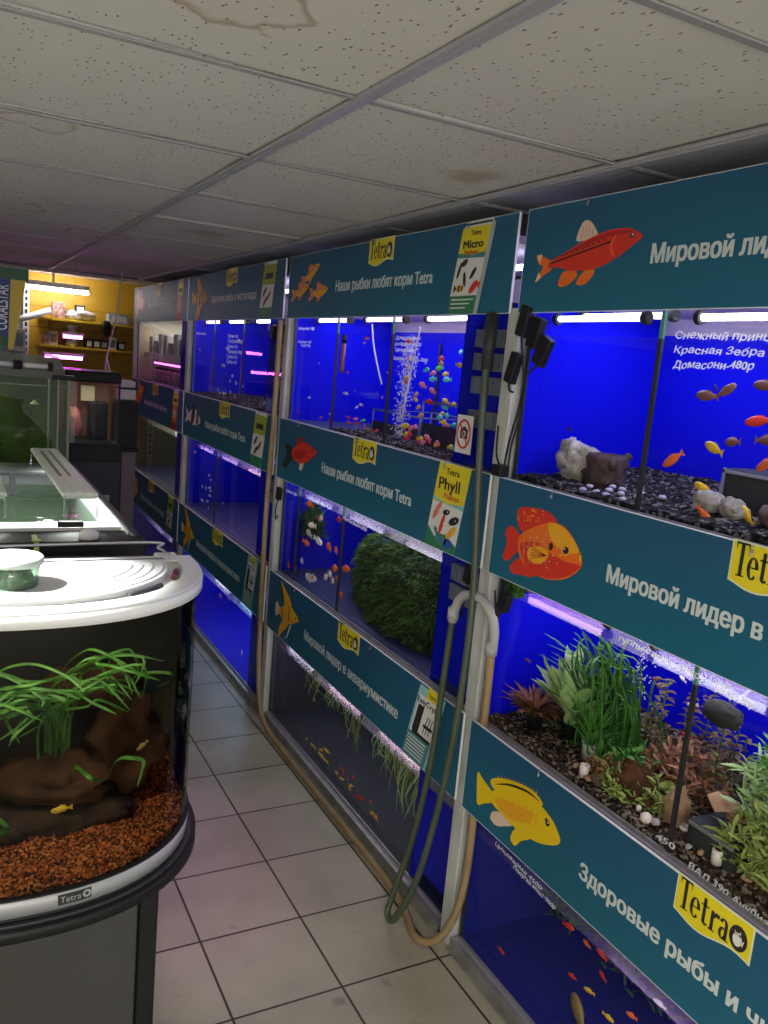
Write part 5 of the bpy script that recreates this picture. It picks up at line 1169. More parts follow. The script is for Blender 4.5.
# floor of orange gravel
mb = MB(); mb.smooth = True
nx, ny = 54, 30; G = {}
for i in range(nx+1):
    for j in range(ny+1):
        x = CX-AA+.012+(2*AA-.024)*i/nx; y0 = bowy(x, -.008); y = y0+(1.805-y0)*j/ny
        G[i, j] = mb.V((x+U(-.003, .003)*(0 < i < nx), y, .662+.028*(j/ny)**1.4+.02*noise.noise((x*9, y*9, 2))+U(0, .005)))
for i in range(nx):
    for j in range(ny): mb.F((G[i, j], G[i+1, j], G[i+1, j+1], G[i, j+1]))
for i in range(nx): mb.F((mb.V(mb.v[G[i, 0]]), mb.V(mb.v[G[i+1, 0]]), mb.V((mb.v[G[i+1, 0]][0], mb.v[G[i+1, 0]][1], .645)), mb.V((mb.v[G[i, 0]][0], mb.v[G[i, 0]][1], .645))))
for _ in range(2600):
    x = U(CX-AA+.03, CX+AA-.03); y0 = bowy(x, -.012); t_ = U(0, 1)**1.5; y = y0+(1.80-y0)*t_; r = U(.003, .006); z = .666+.028*t_**1.4+.02*noise.noise((x*9, y*9, 2)); oo = len(mb.v)
    for d in ((r, 0, 0), (0, r*1.2, 0), (-r, 0, 0), (0, -r*1.1, 0), (0, 0, r*.8)): mb.v.append((x+d[0], y+d[1], z+d[2]))
    for q in ((0, 1, 4), (1, 2, 4), (2, 3, 4), (3, 0, 4)): mb.F([oo+k for k in q])
solo('gravel', mb, M_gravorange, 'orange gravel banked up in the bow-front tank', 'gravel', (CX, 1.65, .645), None, 'stuff')
rock('driftwood', 'large rounded brown driftwood in the bow-front tank', 'driftwood', (.19, 1.67, .745), (.12, .07, .055), M_wood, 31, .4, (24, 16))
rock('driftwood', 'low dark mound standing in for unlit gravel at the back', 'driftwood', (.12, 1.67, .680), (.24, .105, .042), mat('dark_mound', (.06, .025, .012), .9, col2=(.02, .01, .006), scale=40, bump=.6), 41, .35, (40, 16))  # dark mound put in where the back gravel goes unlit
rock('driftwood', 'second brown driftwood leaning at the bow-front tank side', 'driftwood', (.34, 1.69, .80), (.075, .06, .10), M_wood, 33, .45, (24, 16))
rock('driftwood', 'upper ledge of brown driftwood near the back of the bow-front tank', 'driftwood', (.27, 1.765, .90), (.10, .03, .05), M_wood, 36, .5, (24, 16))
M_val = mat('val_green', (.10, .30, .03), .45, col2=(.03, .11, .012), scale=22)
def val(base, pts, n, lab, wid=.0055):
    t = thing('ribbon_grass', lab, 'plant', base); mb = MB()
    for i in range(n):
        b = Vector(base)+Vector((U(-.03, .03), U(-.02, .02), 0)); s = U(.8, 1.1)
        path = [b]+[b+(Vector(p)-Vector(base))*s+Vector((U(-.02, .02), U(-.02, .02), U(-.012, .012)))*(k+1)/len(pts)*2 for k, p in enumerate(pts)]
        path = [Vector((q.x, max(bowy(q.x, -.012), q.y), min(q.z, 1.135))) for q in smooth_path(path, 4)]
        mb.ribbon(path, [wid]*(len(path)-2)+[wid*.6, .001], side=Vector((.5, .3, .6)))
    part('blades', mb, M_val, t)
val((.06, 1.66, .70), [(.055, 1.65, .85), (.06, 1.63, .95), (.10, 1.61, .985), (.17, 1.60, .97), (.20, 1.59, .95)], 15, 'ribbon grass bending over beside the tank wall, left of the middle clump')
val((.20, 1.68, .71), [(.20, 1.66, .86), (.21, 1.64, .94), (.25, 1.61, .985), (.30, 1.60, .99), (.33, 1.60, .96)], 20, 'dense ribbon grass clump in the middle of the bow-front tank')
val((.20, 1.68, .71), [(.195, 1.66, .85), (.19, 1.64, .92), (.15, 1.62, .95), (.11, 1.61, .93), (.09, 1.60, .90)], 12, 'ribbon grass leaning away from the aisle in the bow-front tank')
val((.33, 1.72, .74), [(.325, 1.69, .87), (.325, 1.65, .94), (.35, 1.63, .975), (.395, 1.62, .99), (.43, 1.64, .97), (.435, 1.65, .93)], 1, 'single long grass blade arching toward the aisle side', .007)
val((.30, 1.66, .74), [(.30, 1.62, .79), (.315, 1.58, .825), (.345, 1.56, .83), (.37, 1.55, .80), (.378, 1.55, .77)], 1, 'short bright grass blade curling down above the gravel', .008)
val((.25, 1.66, .73), [(.25, 1.62, .78), (.255, 1.58, .80), (.272, 1.56, .795), (.282, 1.56, .765)], 1, 'shortest curled grass blade in the middle of the tank', .008)
val((.02, 1.60, .79), [(.06, 1.58, .765), (.10, 1.56, .73), (.14, 1.55, .705)], 2, 'grass blades sinking to the gravel at the frame edge', .008)
tuft('floating_moss', 'bright green moss floating under the lid at the aisle side', (.40, 1.70, 1.06), 200, .04, .05, .07, M_val, 12)
random.seed(9)
fish('tropical_fish', 'pale yellow fish above the gravel in the bow-front tank', 'fish', None, (.20, 1.56, .735), 'y', .042, 1, 0, hgt=.3)
fish('tropical_fish', 'thin yellowish fish diving in the bow-front tank, above the curled blade', 'fish', None, (.352, 1.58, .835), 'G', .028, 1, .8, hgt=.25)
for o_ in [o for o in sc.objects if o.name.startswith('tropical_fish') and 'bow-front' in o['label']]: o_.rotation_euler = (0, o_.rotation_euler[1], PI+U(-.2, .2))
# tea-coloured water of the bow-front tank
wm, wnt, wout = nm('tea_water')
wt = N(wnt, 'ShaderNodeBsdfTransparent'); wa = N(wnt, 'ShaderNodeVolumeAbsorption', i_Density=7.5); wa.inputs[0].default_value = (.74, .50, .26, 1)
wnt.links.new(wt.outputs[0], wout.inputs[0]); wnt.links.new(wa.outputs[0], wout.inputs[1])
mb = MB(); mb.prism(dshape(-.006, 1.808), .656, 1.135, 0, True); part('tea_water', mb, wm, bow)
# plastic tub on the lid
tub = thing('plastic_tub', 'clear lidded plastic tub of green plants on the white lid', 'tub', (.108, 1.565, 1.1835))
mb = MB(); c = (.108, 1.565, 1.1835); mb.lathe([(.041, 0), (.043, .002), (.047, .044), (.046, .044), (.041, .003)], c, 28); part('bowl', mb, glass('tub_plastic', (.72, .82, .74), .05, .6, .12, haze=.07, hazecol=(.5, .6, .5)), tub)
mb = MB(); mb.lathe([(.051, .041), (.052, .043), (.052, .052), (.049, .055), (.040, .055), (.038, .052), (.001, .052)], c, 28); part('lid', mb, mat('tub_lid', (.44, .50, .45), .4), tub)
mb = MB()
for i in range(420):
    a, r = U(0, 6.28), .034*math.sqrt(U(0, 1)); b = (c[0]+r*math.cos(a), c[1]+r*math.sin(a), c[2]+U(.004, .020)); d = (U(-1, 1), U(-1, 1), U(-.2, .6))
    q = [Vector((c[0]+(v.x-c[0])*min(1, .035/max(.001, math.hypot(v.x-c[0], v.y-c[1]))), c[1]+(v.y-c[1])*min(1, .035/max(.001, math.hypot(v.x-c[0], v.y-c[1]))), max(c[2]+.004, v.z))) for v in leaf_path(b, d, .018, .2, 3)]
    mb.ribbon(q, .007, side=Vector((U(-1, 1), U(-1, 1), 1)))
part('cut_plants', mb, M_leaf, tub)

# ------------------------------------------------------------------ low open tank with two light bars
st = thing('tank_stand', 'black stand under the open tank with light bars', 'stand', (0, 2.9, 0))
mb = MB(); mb.box((-.62, 2.18, 0), (.47, 3.62, .70), 0, .005); part('body', mb, M_black, st)
for i in range(3):
    mb = MB(); mb.box((-.6+.36*i, 2.168, .05), (-.26+.36*i, 2.179, .67), 0, .002); part('door', mb, M_darkgrey, st)
ot = thing('open_aquarium', 'open black-rimmed tank with two pale light bars across it', 'aquarium', (0, 2.9, .70))
x0, x1, y0, y1, zt = -.60, .465, 2.22, 3.60, 1.115
mb = MB()
mb.box((x0, y0, .70), (x1, y0+.008, zt-.03), 1); mb.box((x0, y1-.008, .70), (x1, y1, zt-.03), 1); mb.box((x1-.008, y0, .70), (x1, y1, zt-.03), 1); mb.box((x0, y0, .70), (x0+.008, y1, zt-.03), 1); mb.box((x0, y0, .70), (x1, y1, .712), 2)
part('walls', mb, [M_black, mat('frosted_wall', (.55, .56, .62), .3), mat('pale_bottom', (.016, .026, .010), .6)], ot)
mb = MB()
mb.box((x0-.012, y0-.03, zt-.04), (x1+.012, y0+.035, zt), 0, .005); mb.box((x0-.012, y1-.02, zt-.04), (x1+.012, y1+.012, zt), 0, .005); mb.box((x1-.010, y0, zt-.04), (x1+.012, y1, zt), 0, .004); mb.box((x0-.012, y0, zt-.04), (x0+.01, y1, zt), 0, .004)
mb.box((x0, y0+.06, zt-.03), (x1, y0+.16, zt-.012), 0, .003); part('rim', mb, M_black, ot)
mb = MB(); mb.box((x1-.013, y0+.10, zt-.035), (x1-.0105, y1-.03, zt-.004)); mb.box((x0+.02, y0+.162, zt-.040), (x1-.02, y0+.166, zt-.004)); part('glare_lip', mb, M_white, ot, 'white lip imitating lamp glare inside the rim')  # white strips put in for lamp glare on the inner walls
mb = MB(); mb.poly([(x0+.01, y0+.01, 1.03), (x1-.01, y0+.01, 1.03), (x1-.01, y1-.01, 1.03), (x0+.01, y1-.01, 1.03)]); part('water_surface', mb, glass('dark_water', (.55, .66, .50), .03, .45, .06, .25, 14), ot)
mb = MB(); mb.box((x0, y1-.25, zt-.010), (x1-.02, y1-.02, zt+.004), 0, .003); mb.box((.215, y1-.30, zt-.08), (.235, y1-.27, zt+.003), 0, .004); part('cover_strip', mb, M_darkgrey, ot)
for xa, xb_ in ((.285, .355), (.02, .12)):
    mb = MB(); mb.box((xa, y0+.23, zt-.045), (xb_, y0+.25, zt-.002), 0, .003); part('bracket_pad', mb, M_black, ot)
mb = MB(); mb.box((x0+.01, y0+.25, zt-.058), (x1-.01, y0+.47, zt-.052)); part('glare_ledge', mb, M_white, ot, 'white ledge imitating the glare of the light bars on water')  # ledge added where the water mirrors the light bars as white glare
# red and green plants under the water
for i, (x, y, m_, lab) in enumerate(((.20, 3.0, M_leaf, 'dark green plant under the water between the two light bars'), (.18, 2.72, M_leafred, 'reddish plant under the water near the rim of the open tank'), (.05, 2.62, M_leafyel, 'yellow-green plant under the light bar at the frame edge'))):
    t = thing('water_plant', lab, 'plant', (x, y, .712)); mb = MB()
    for k in range(90):
        a = U(0, 6.28); b = (x+U(-.06, .06), y+U(-.08, .08), .72+U(0, .2)); mb.ribbon([Vector((v.x, v.y, min(v.z, 1.02))) for v in leaf_path(b, (math.cos(a), math.sin(a), 1), .09, .2, 4)], .018)
    part('leaves', mb, m_, t)
M_bar = mat('light_bar_shell', (.70, .76, .66), .4); M_barslot = mat('light_bar_groove', (.20, .23, .17), .5)
M_led = emit('led_strip', (.95, 1, .95), 17)
def light_bar(x, w, y0, y1, z, lab):
    t = thing('light_bar', lab, 'lamp', (x, (y0+y1)/2, z-.05), 'light bars on the open tank')
    mb = MB(); mb.box((x-w/2, y0, z), (x+w/2, y1, z+.016), 0, .006); mb.box((x-w/2+.006, y0+.004, z-.003), (x+w/2-.006, y1-.004, z+.001), 0); part('shell', mb, M_bar, t)
    for s in (-.22, .06):
        mb = MB(); mb.box((x+w*s-.007, y0+.30, z+.0155), (x+w*s+.007, y1-.10, z+.0175)); part('cooling_groove', mb, M_barslot, t)
    for s in (-.3, 0, .3):
        mb = MB(); mb.box((x+w*s-.003, y0+.02, z+.0155), (x+w*s+.003, y1-.02, z+.0185)); part('shell_rib', mb, M_bar, t)
    mb = MB(); mb.box((x-w/2+.015, y0+.04, z-.0045), (x+w/2-.015, y1-.04, z-.0032)); part('led_panel', mb, M_led, t)
    for s in (-1, 1):
        for yy, sg in ((y0+.004, -1), (y1-.004, 1)):
            mb = MB(); mb.tube([(x+s*w*.45, yy, z+.004), (x+s*w*.45, yy+sg*.018, z-.005), (x+s*w*.45, yy+sg*.022, z-.045), (x+s*w*.45, yy+sg*.012, z-.052)], .0028, 6); part('wire_leg', mb, M_clear, t)
light_bar(.345, .098, 2.46, 3.46, 1.180, 'pale greenish light bar nearer the aisle, lying across the open tank')
light_bar(.105, .098, 2.46, 3.46, 1.180, 'pale greenish light bar at the frame edge, lying across the open tank')
t = thing('float_ball', 'white round float resting on the black rim of the open tank', 'float', (.335, 2.225, zt)); mb = MB(); mb.blob((.335, 2.225, zt+.008), (.026, .02, .020), 0, (18, 12)); part('ball', mb, M_white, t)
t = thing('hang_clip', 'yellow-green clip hooked over the black rim', 'clip', (.205, 2.19, zt)); mb = MB(); mb.box((.199, 2.184, zt-.035), (.211, 2.189, zt+.004)); mb.box((.199, 2.184, zt+.001), (.211, 2.26, zt+.005)); mb.box((.194, 2.19, zt+.003), (.216, 2.2, zt+.007)); part('strap', mb, mat('clip_green', (.5, .6, .2), .4), t)

# ------------------------------------------------------------------ green tank, carton, hooded tank
gs = thing('tank_stand', 'black stand under the green-tinted tank', 'stand', (.0, 4.22, 0)); mb = MB(); mb.box((-.62, 3.98, 0), (.52, 4.48, .98), 0, .004); part('body', mb, M_black, gs)
mb = MB(); mb.box((-.62, 3.965, .60), (.52, 3.981, .97), 0, .002); part('door', mb, M_darkgrey, gs)
gt = thing('green_aquarium', 'green-tinted glass tank with a grey glass lid beyond the light bars', 'aquarium', (0, 4.22, .98))
M_greenglass = glass('green_glass', (.66, .80, .52), .012, .5)
M_greenback = mat('green_back', (.055, .085, .02), .6, var=.65, scale=4)
mb = MB(); X0, X1, Y0, Y1 = -.60, .505, 4.0, 4.46
mb.poly([(X0, Y0, .98), (X1, Y0, .98), (X1, Y0, 1.44), (X0, Y0, 1.44)]); mb.poly([(X1, Y0, .98), (X1, Y1, .98), (X1, Y1, 1.44), (X1, Y0, 1.44)]); part('glass_walls', mb, M_greenglass, gt)
mb = MB()
for x in (X1-.006, X1-.05, X1-.09, X0+.005): mb.box((x-.004, Y0-.002, .98), (x+.004, Y0+.004, 1.44))
mb.box((X0, Y0-.002, .98), (X1, Y0+.006, .992)); mb.box((X0, Y0-.003, 1.405), (X1, Y0+.003, 1.408)); part('glass_edges', mb, mat('dark_green_edge', (.03, .09, .04), .2), gt)
mb = MB(); mb.box((X0, Y1-.006, .98), (X1, Y1, 1.44)); mb.box((X0, Y0, .98), (X1, Y1, .99)); part('back_panel', mb, M_greenback, gt)
mb = MB(); mb.poly([(X0, Y0-.01, 1.442), (.49, Y0-.01, 1.442), (.47, Y0+.12, 1.535), (X0, Y0+.12, 1.545)]); mb.poly([(X0, Y0+.12, 1.545), (.47, Y0+.12, 1.535), (.47, Y1, 1.535), (X0, Y1, 1.545)]); mb.poly([(.49, Y0-.01, 1.442), (.49, Y1, 1.442), (.47, Y1, 1.535), (.47, Y0+.12, 1.535)]); part('glass_lid', mb, glass('grey_lid_glass', (.62, .68, .62), .08, .8, haze=.45, hazecol=(.45, .5, .44)), gt)
mb = MB(); mb.box((.43, Y0-.02, 1.438), (.53, Y0+.03, 1.458), 0, .003); part('lid_clip', mb, M_black, gt)
mb = MB(); mb.blob((.02, 4.36, 1.10), (.22, .05, .11), 0, (22, 14), .6, 51); solo('driftwood', mb, mat('black_wood', (.012, .012, .008), .8), 'shadowy dark wood inside the green-tinted tank', 'driftwood', (.02, 4.36, 1.0))
t = thing('suction_cup', 'small white sucker on the pane of the green-tinted tank', 'sucker', (.36, 4.03, 1.32)); mb = MB(); mb.lathe([(.018, 0), (.02, .004), (.008, .012), (.006, .02)], (.36, 4.03, 1.32), 12); part('cup', mb, M_white, t)
for a, b, lab in ((.10, .285, 'white tube with dark caps on the grey lid, at the frame edge'), (.285, .425, 'white tube with dark caps on the grey lid, nearer the aisle')):
    t = thing('tube_lamp', lab, 'lamp', ((a+b)/2, 3.975, 1.472), 'tubes on the green tank lid')
    mb = MB(); mb.cyl((a+.012, 3.975, 1.492), (b-.012, 3.975, 1.492), .011, 14); part('tube', mb, M_white, t)
    for x in (a+.008, b-.008):
        mb = MB(); mb.cyl((x-.010, 3.975, 1.492), (x+.010, 3.975, 1.492), .0195, 16); part('end_cap', mb, M_rubber, t)
t = thing('display_carton', 'blue, yellow and green carton standing on the grey glass lid', 'carton', (.06, 4.33, 1.5455))
mb = MB(); mb.box((-.22, 4.24, 1.546), (.285, 4.42, 1.90), 0); mb.v = [(x+(.05 if z > 1.7 and x > 0 else 0), y, z) for x, y, z in mb.v]; part('box', mb, mat('carton_blue', srgb(30, 50, 120), .5), t)
mb = MB(); mb.poly([(.262, 4.238, 1.548), (.284, 4.238, 1.548), (.334, 4.238, 1.862), (.270, 4.238, 1.862)]); part('yellow_band', mb, mat('carton_yellow', srgb(200, 170, 60), .5), t, 'yellow printed band')
mb = MB(); mb.box((-.222, 4.236, 1.862), (.345, 4.424, 1.915)); part('lid', mb, mat('carton_green', srgb(35, 85, 60), .5), t, 'green top')
mb = MB(); mb.poly([(-.2, 4.2375, 1.55), (.26, 4.2375, 1.55), (.262, 4.2375, 1.60), (.1, 4.2375, 1.64), (-.2, 4.2375, 1.62)]); part('printed_picture', mb, mat('carton_leaf', srgb(40, 110, 70), .5, var=.7, scale=20), t)
vt, ft = text_polys('CORALSTAR'); x0_ = min(p[0] for p in vt); x1_ = max(p[0] for p in vt); mb = MB()
for p in vt: mb.V((.256-.052*(p[1]/.73)+.006*((p[0]-x0_)/(x1_-x0_)), 4.2372, 1.635+(p[0]-x0_)/(x1_-x0_)*.20))
for q in ft: mb.F(q)
part('lettering', mb, M_whiteink, t)
hs = thing('tank_stand', 'low black stand under the hooded tank', 'stand', (.72, 5.05, 0)); mb = MB(); mb.box((.57, 4.86, 0), (.90, 5.25, 1.04), 0, .004); part('body', mb, M_black, hs)
mb = MB(); mb.box((.60, 4.85, .55), (.89, 4.862, .95), 0, .002); part('door', mb, M_darkgrey, hs); mb = MB(); mb.box((.775, 4.846, .70), (.835, 4.851, .765)); part('paper_label', mb, mat('beige_card', (.45, .38, .30), .7), hs)
ht = thing('hooded_aquarium', 'small tank with a black hood and reddish contents', 'aquarium', (.735, 5.05, 1.04))
mb = MB(); mb.box((.585, 4.86, 1.395), (.885, 5.25, 1.455), 0, .01); part('hood', mb, M_black, ht)
mb = MB(); mb.poly([(.59, 4.87, 1.04), (.88, 4.87, 1.04), (.88, 4.87, 1.395), (.59, 4.87, 1.395)]); mb.poly([(.88, 4.87, 1.04), (.88, 5.24, 1.04), (.88, 5.24, 1.395), (.88, 4.87, 1.395)]); part('glass_walls', mb, M_glass, ht)
mb = MB(); mb.box((.59, 5.23, 1.04), (.88, 5.24, 1.395), 0)
for x in (.59, .876): mb.box((x-.003, 4.868, 1.04), (x+.005, 4.876, 1.395), 1)
mb.box((.587, 4.865, 1.04), (.884, 5.245, 1.055), 1); part('frame', mb, [mat('reddish_back', (.22, .13, .09), .7, col2=(.30, .07, .05), scale=7), M_black], ht)
rock('coral_rock', 'pinkish rock inside the hooded tank', 'rock', (.66, 5.10, 1.14), (.05, .06, .09), mat('pink_rock', (.42, .16, .13), .7), 61, .4)
t = thing('filter_box', 'black filter block inside the hooded tank', 'filter', (.80, 5.13, 1.055)); mb = MB(); mb.box((.755, 5.08, 1.056), (.855, 5.2, 1.27), 0, .006); part('case', mb, M_black, t); mb = MB(); mb.box((.71, 5.16, 1.27), (.79, 5.2, 1.36), 0, .004); part('outlet', mb, mat('pale_yellow_plastic', (.5, .47, .3), .5), t)
t = thing('equipment_tower', 'black equipment cabinet beyond the hooded tank, by the far boards', 'cabinet', (1.02, 5.42, 0)); mb = MB(); mb.box((.955, 5.3, .98), (1.07, 5.55, 1.275), 0, .006); mb.box((.945, 5.29, .96), (1.08, 5.56, .98)); part('body', mb, M_black, t); mb = MB(); mb.box((.975, 5.31, 0), (1.065, 5.55, .96), 0, .003); part('pedestal', mb, mat('taupe_panel', (.20, .17, .15), .6), t, 'taupe pedestal')
t = thing('plastic_container', 'pale stacked plastic container on the black cabinet', 'container', (1.01, 5.42, 1.2755)); mb = MB(); mb.box((.96, 5.34, 1.276), (1.065, 5.5, 1.35), 0, .012); mb.box((.965, 5.345, 1.35), (1.06, 5.495, 1.395), 0, .012); part('tray', mb, mat('pale_plastic', (.6, .58, .57), .4), t); mb = MB(); mb.box((.955, 5.335, 1.343), (1.07, 5.505, 1.352), 0, .003); part('lid', mb, M_black, t)

# ------------------------------------------------------------------ far wall: shelves and goods
M_shelf = mat('yellow_shelf', (.72, .48, .02), .4)
def shelf(z, lab):
    t = thing('wall_shelf', lab, 'shelf', (1.27, 8.73, z), 'yellow shelves on the far wall')
    mb = MB(); mb.box((.80, 8.60, z-.022), (1.90, 8.855, z), 0, .003); part('board', mb, M_shelf, t)
    for x in (.9, 1.5):
        mb = MB(); mb.poly([(x, 8.855, z-.023), (x, 8.62, z-.023), (x, 8.855, z-.10)]); mb.poly([(x+.006, 8.855, z-.023), (x+.006, 8.855, z-.10), (x+.006, 8.62, z-.023)]); part('bracket', mb, M_shelf, t)
shelf(1.795, 'upper yellow shelf on the far wall'); shelf(1.545, 'lower yellow shelf on the far wall')
def carton(x, w, z, h, m, lab, d=.16, face=None, y=8.64, cat='box', name='product_box'):
    t = thing(name, lab, cat, (x, y+d/2, z))
    mb = MB(); mb.box((x-w/2, y, z+.001), (x+w/2, y+d, z+h), 0, .003); part('box', mb, m, t)
    if face:
        mb = MB(); mb.box((x-w*.36, y-.002, z+h*.2), (x+w*.36, y+.001, z+h*.8)); part('printed_front', mb, face, t)
M_p1 = mat('pack_rosy', (.55, .36, .28), .5, col2=(.25, .10, .08), scale=22); M_p2 = mat('pack_white', (.68, .68, .66), .5); M_p3 = mat('pack_blue', (.16, .30, .44), .5, col2=(.4, .5, .55), scale=12)
carton(.975, .11, 1.795, .155, M_p1, 'rosy picture box on the upper yellow shelf', face=mat('pack_face', (.6, .45, .4), .5, col2=(.2, .08, .06), scale=40))
rock('goods_bag', 'crumpled grey bag of goods on the upper yellow shelf', 'bag', (1.17, 8.70, 1.84), (.15, .06, .055), mat('grey_bag', (.28, .26, .24), .5, col2=(.6, .58, .56), scale=14), 71, .5, (22, 14))
carton(1.17, .09, 1.862, .08, M_black, 'small black gadget on top of the grey bag', d=.06, face=M_p2, y=8.67)
carton(1.53, .20, 1.795, .10, M_p3, 'blue and white box on the upper yellow shelf', face=M_p2)
t = thing('wall_clamp', 'dark round clamp at the edge of the upper yellow shelf', 'clamp', (1.40, 8.58, 1.72)); mb = MB(); mb.blob((1.40, 8.575, 1.76), (.045, .02, .06), 0, (14, 10), .3, 3); mb.blob((1.41, 8.58, 1.70), (.03, .02, .035), 0, (12, 8), .2, 4); part('body', mb, M_black, t)
carton(.93, .075, 1.545, .13, M_p2, 'white picture box on the lower yellow shelf', face=M_p1)
carton(.86, .05, 1.545, .10, M_p1, 'small rosy box beside the white picture box')
t = thing('white_pump', 'white stacked pump body on the lower yellow shelf', 'pump', (1.10, 8.70, 1.545)); mb = MB(); mb.lathe([(.05, 0), (.05, .05), (.035, .055), (.035, .09), (.055, .095), (.055, .13), (.04, .135), (.04, .17), (.05, .175), (.05, .20)], (1.10, 8.70, 1.546), 18); part('body', mb, M_white, t)
for i, (x, w, m, f, lab) in enumerate(((1.255, .06, M_black, M_p2, 'small black box next to the white pump'), (1.325, .065, M_black, M_p2, 'second small black box from the white pump'), (1.395, .065, M_black, M_silver, 'third small black box from the white pump'), (1.475, .07, M_p2, M_slat, 'taller white box between small black boxes'), (1.56, .065, M_black, M_p2, 'small black box past the taller white one'))):
    carton(x, w, 1.545, .085 if m is M_black else .12, m, lab+' on the lower yellow shelf', face=f)
t = thing('shelf_upright', 'white slotted upright beside the yellow panel', 'upright', (.70, 8.83, 0)); mb = MB(); mb.box((.672, 8.81, 0), (.728, 8.85, 2.1), 0)
for i in range(26): mb.box((.69, 8.808, .5+.06*i), (.71, 8.811, .535+.06*i), 1)
part('rail', mb, [M_white, M_black], t)
t = thing('white_pipe', 'thick white pipe resting against the slotted upright', 'pipe', (.70, 8.45, 1.70)); mb = MB(); mb.tube([(.40, 8.59, 1.659), (.90, 8.60, 1.865)], .03, 16); part('pipe', mb, M_white, t)
t = thing('side_shelf', 'grey shelf holding a white box beside the yellow panel', 'shelf', (.5, 8.65, 1.46)); mb = MB(); mb.box((.2, 8.5, 1.44), (.68, 8.85, 1.465)); part('board', mb, M_cream_w, t)
carton(.60, .15, 1.466, .20, M_p2, 'white box with a blue picture beside the yellow panel', face=M_p3, y=8.52)
carton(.40, .16, 1.466, .16, M_p3, 'bluish box on the grey shelf, mostly behind the carton', face=M_p2, y=8.52)
# lamps of the far end
t = thing('fluorescent_tube', 'bare white fluorescent tube under the ceiling at the far end', 'lamp', (.95, 8.55, 2.04)); mb = MB(); mb.cyl((.69, 8.55, 2.055), (1.22, 8.55, 2.055), .016, 14); part('tube', mb, emit('tube_ceiling', (1, .93, .97), 48), t); mb = MB(); mb.box((.68, 8.53, 2.075), (1.23, 8.57, 2.12), 0, .004); mb.box((.90, 8.54, 2.12), (.92, 8.56, 2.21)); part('housing', mb, M_white, t)
M_mag = emit('tube_magenta', (1, .10, .85), 30)
for a, b, z, y, lab in ((.545, .76, 1.505, 5.5, 'long magenta tube beyond the hooded tank'), (.66, .77, 1.632, 5.6, 'short magenta tube hanging above the long one')):
    t = thing('grow_lamp', lab, 'lamp', ((a+b)/2, y, z)); mb = MB(); mb.cyl((a, y, z), (b, y, z), .009, 12); part('tube', mb, M_mag, t); mb = MB(); mb.box((a-.01, y-.012, z+.010), (b+.01, y+.012, z+.026), 0, .003); part('housing', mb, M_white, t)
    mb = MB(); mb.tube([((a+b)/2, y, z+.026), ((a+b)/2+.005, y, CZ-.003)], .0009, 5); part('cord', mb, M_clear, t)
t = thing('support_table', 'dark table beyond the hooded tank, under the magenta tubes', 'table', (.65, 5.75, 0)); mb = MB(); mb.box((.40, 5.4, .95), (.93, 6.2, .98)); part('top', mb, M_darkgrey, t)
for x in (.42, .91):
    for y in (5.42, 6.18): mb = MB(); mb.box((x-.02, y-.02, 0), (x+.02, y+.02, .95)); part('leg', mb, M_black, t)
t = thing('hanging_string', 'pale string hanging slack from the ceiling near the far boards', 'cord', (.98, 5.8, 1.0)); mb = MB(); mb.tube(smooth_path([(1.037, 5.8, 2.085), (1.01, 5.8, 1.8), (.955, 5.8, 1.52), (.945, 5.8, 1.30), (.93, 5.8, 1.0)]), .0045, 6); part('cord', mb, mat('pale_cord', (.42, .50, .40), .6), t)
t = thing('hanging_string', 'second pale string beside the slack one, ending at the black cabinet', 'cord', (.99, 5.72, 1.28)); mb = MB(); mb.tube(smooth_path([(.955, 5.8, 1.52), (.975, 5.76, 1.42), (1.0, 5.6, 1.30), (1.02, 5.5, 1.397)]), .004, 6); part('cord', mb, MATS['pale_cord'], t)

# ------------------------------------------------------------------ room lamps
def ceiling_lamp(x, y, w, d, energy, col, lab):
    t = thing('ceiling_light', lab, 'lamp', (x, y, CZ-.03), 'ceiling lights of the shop')
    mb = MB(); mb.box((x-w/2-.02, y-d/2-.02, CZ-.03), (x+w/2+.02, y+d/2+.02, CZ-.010), 0, .004); part('housing', mb, M_white, t)
    L = bpy.data.lights.new('ceiling_light_lamp', 'AREA'); L.shape = 'RECTANGLE'; L.size = w; L.size_y = d; L.energy = energy; L.color = col
    o = bpy.data.objects.new('ceiling_light_lamp', L); COL.objects.link(o); o.parent = t; o.location = (0, 0, -.002)
ceiling_lamp(-.3, -.9, 1.1, .25, 34, (1, .95, .86), 'white ceiling light behind the viewer')
ceiling_lamp(-1.6, 2.2, .25, 1.1, 20, (1, .92, .82), 'white ceiling light over the far side of the shop')
# lamp over the white lid, on an arm from its hanger
def spot(name, lab, p, tgt, energy, col, size=.12, ang=1.6, blend=.4):
    t = thing(name, lab, 'lamp', p); d = (Vector(tgt)-Vector(p)).normalized()
    q = d.to_track_quat('-Z', 'Y')
    mb = MB(); a = Vector(p)-d*.10; mb.tube([a, a+d*.04, a+d*.098], [.03, .05, .055], 16); part('shade', mb, M_black, t)
    mb = MB(); mb.tube([a, (a.x, a.y, CZ-.005)], .006, 6); part('stem', mb, M_black, t)
    L = bpy.data.lights.new(name+'_bulb', 'SPOT'); L.energy = energy; L.color = col; L.shadow_soft_size = size/2; L.spot_size = ang; L.spot_blend = blend
    o = bpy.data.objects.new(name+'_bulb', L); COL.objects.link(o); o.parent = t; o.rotation_euler = q.to_euler(); o.location = d*.0
spot('hanging_spot', 'black hanging spotlight over the white lid', (-.22, 1.52, 1.72), (.08, 1.58, 1.18), 190, (.97, 1, .95), .08, .74, .35)
spot('floor_tint_spot', 'unseen black spotlight added to tint the aisle floor magenta', (.42, .38, 1.95), (.66, 2.30, 0), 40, (1, .22, .85), .06, .36, 1.0)  # unseen spotlight added for the magenta patch on the floor
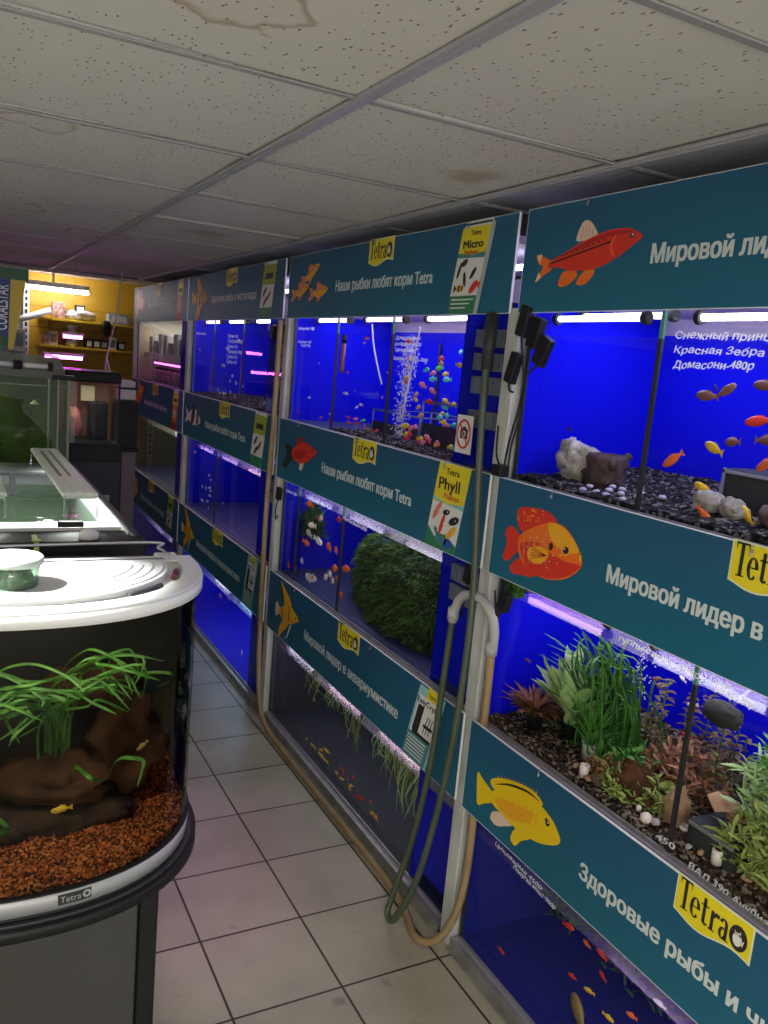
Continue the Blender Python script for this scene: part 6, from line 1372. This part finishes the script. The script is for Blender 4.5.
# weak fill light added under the bow-front lid to show gravel and plants
L = bpy.data.lights.new('bow_fill_light', 'AREA'); L.shape = 'RECTANGLE'; L.size = .4; L.size_y = .04; L.energy = .85; L.color = (1, .95, .75)
o = bpy.data.objects.new('bow_fill_light', L); COL.objects.link(o); o.parent = bow; o.location = Vector((.14, 1.49, 1.146))-bow.location
# green tank lamp and hooded tank lamp
for nme, par, p, e, c in (('green_tank_lamp', gt, (.1, 4.15, 1.43), 1.0, (.95, 1, .75)), ('hood_lamp', ht, (.735, 5.0, 1.39), .4, (1, .85, .7))):
    L = bpy.data.lights.new(nme, 'AREA'); L.shape = 'RECTANGLE'; L.size = .25; L.size_y = .08; L.energy = e; L.color = c
    o = bpy.data.objects.new(nme, L); COL.objects.link(o); o.parent = par; o.location = Vector(p)-par.location

# ------------------------------------------------------------------ world, camera, view
w = bpy.data.worlds.new('fill_world'); sc.world = w; w.use_nodes = True
w.node_tree.nodes['Background'].inputs[0].default_value = (1, .97, .90, 1); w.node_tree.nodes['Background'].inputs[1].default_value = 1.95  # added fill light entering through the open room end behind the camera
cam = bpy.data.cameras.new('camera'); co = bpy.data.objects.new('camera', cam); COL.objects.link(co); sc.camera = co
cam.sensor_fit = 'HORIZONTAL'; cam.sensor_width = 36; cam.lens = 830.845/768*36; cam.clip_start = .02
R_ = Vector((0.88360534, -0.459807, 0.08842582)); U_ = Vector((0.00259155, 0.19364991, 0.98106727)); F_ = Vector((0.46822525, 0.86664712, -0.1723017))
co.matrix_world = Matrix(((R_.x, U_.x, -F_.x, 0), (R_.y, U_.y, -F_.y, 0), (R_.z, U_.z, -F_.z, 1.626), (0, 0, 0, 1)))
v = sc.view_settings; v.view_transform = 'Standard'; v.look = 'None'; v.gamma = 1; v.use_curve_mapping = False; v.exposure = .27
c = sc.cycles
c.max_bounces = 8; c.diffuse_bounces = 4; c.glossy_bounces = 4; c.transmission_bounces = 4; c.transparent_max_bounces = 24; c.sample_clamp_indirect = 4; c.caustics_reflective = False; c.caustics_refractive = False
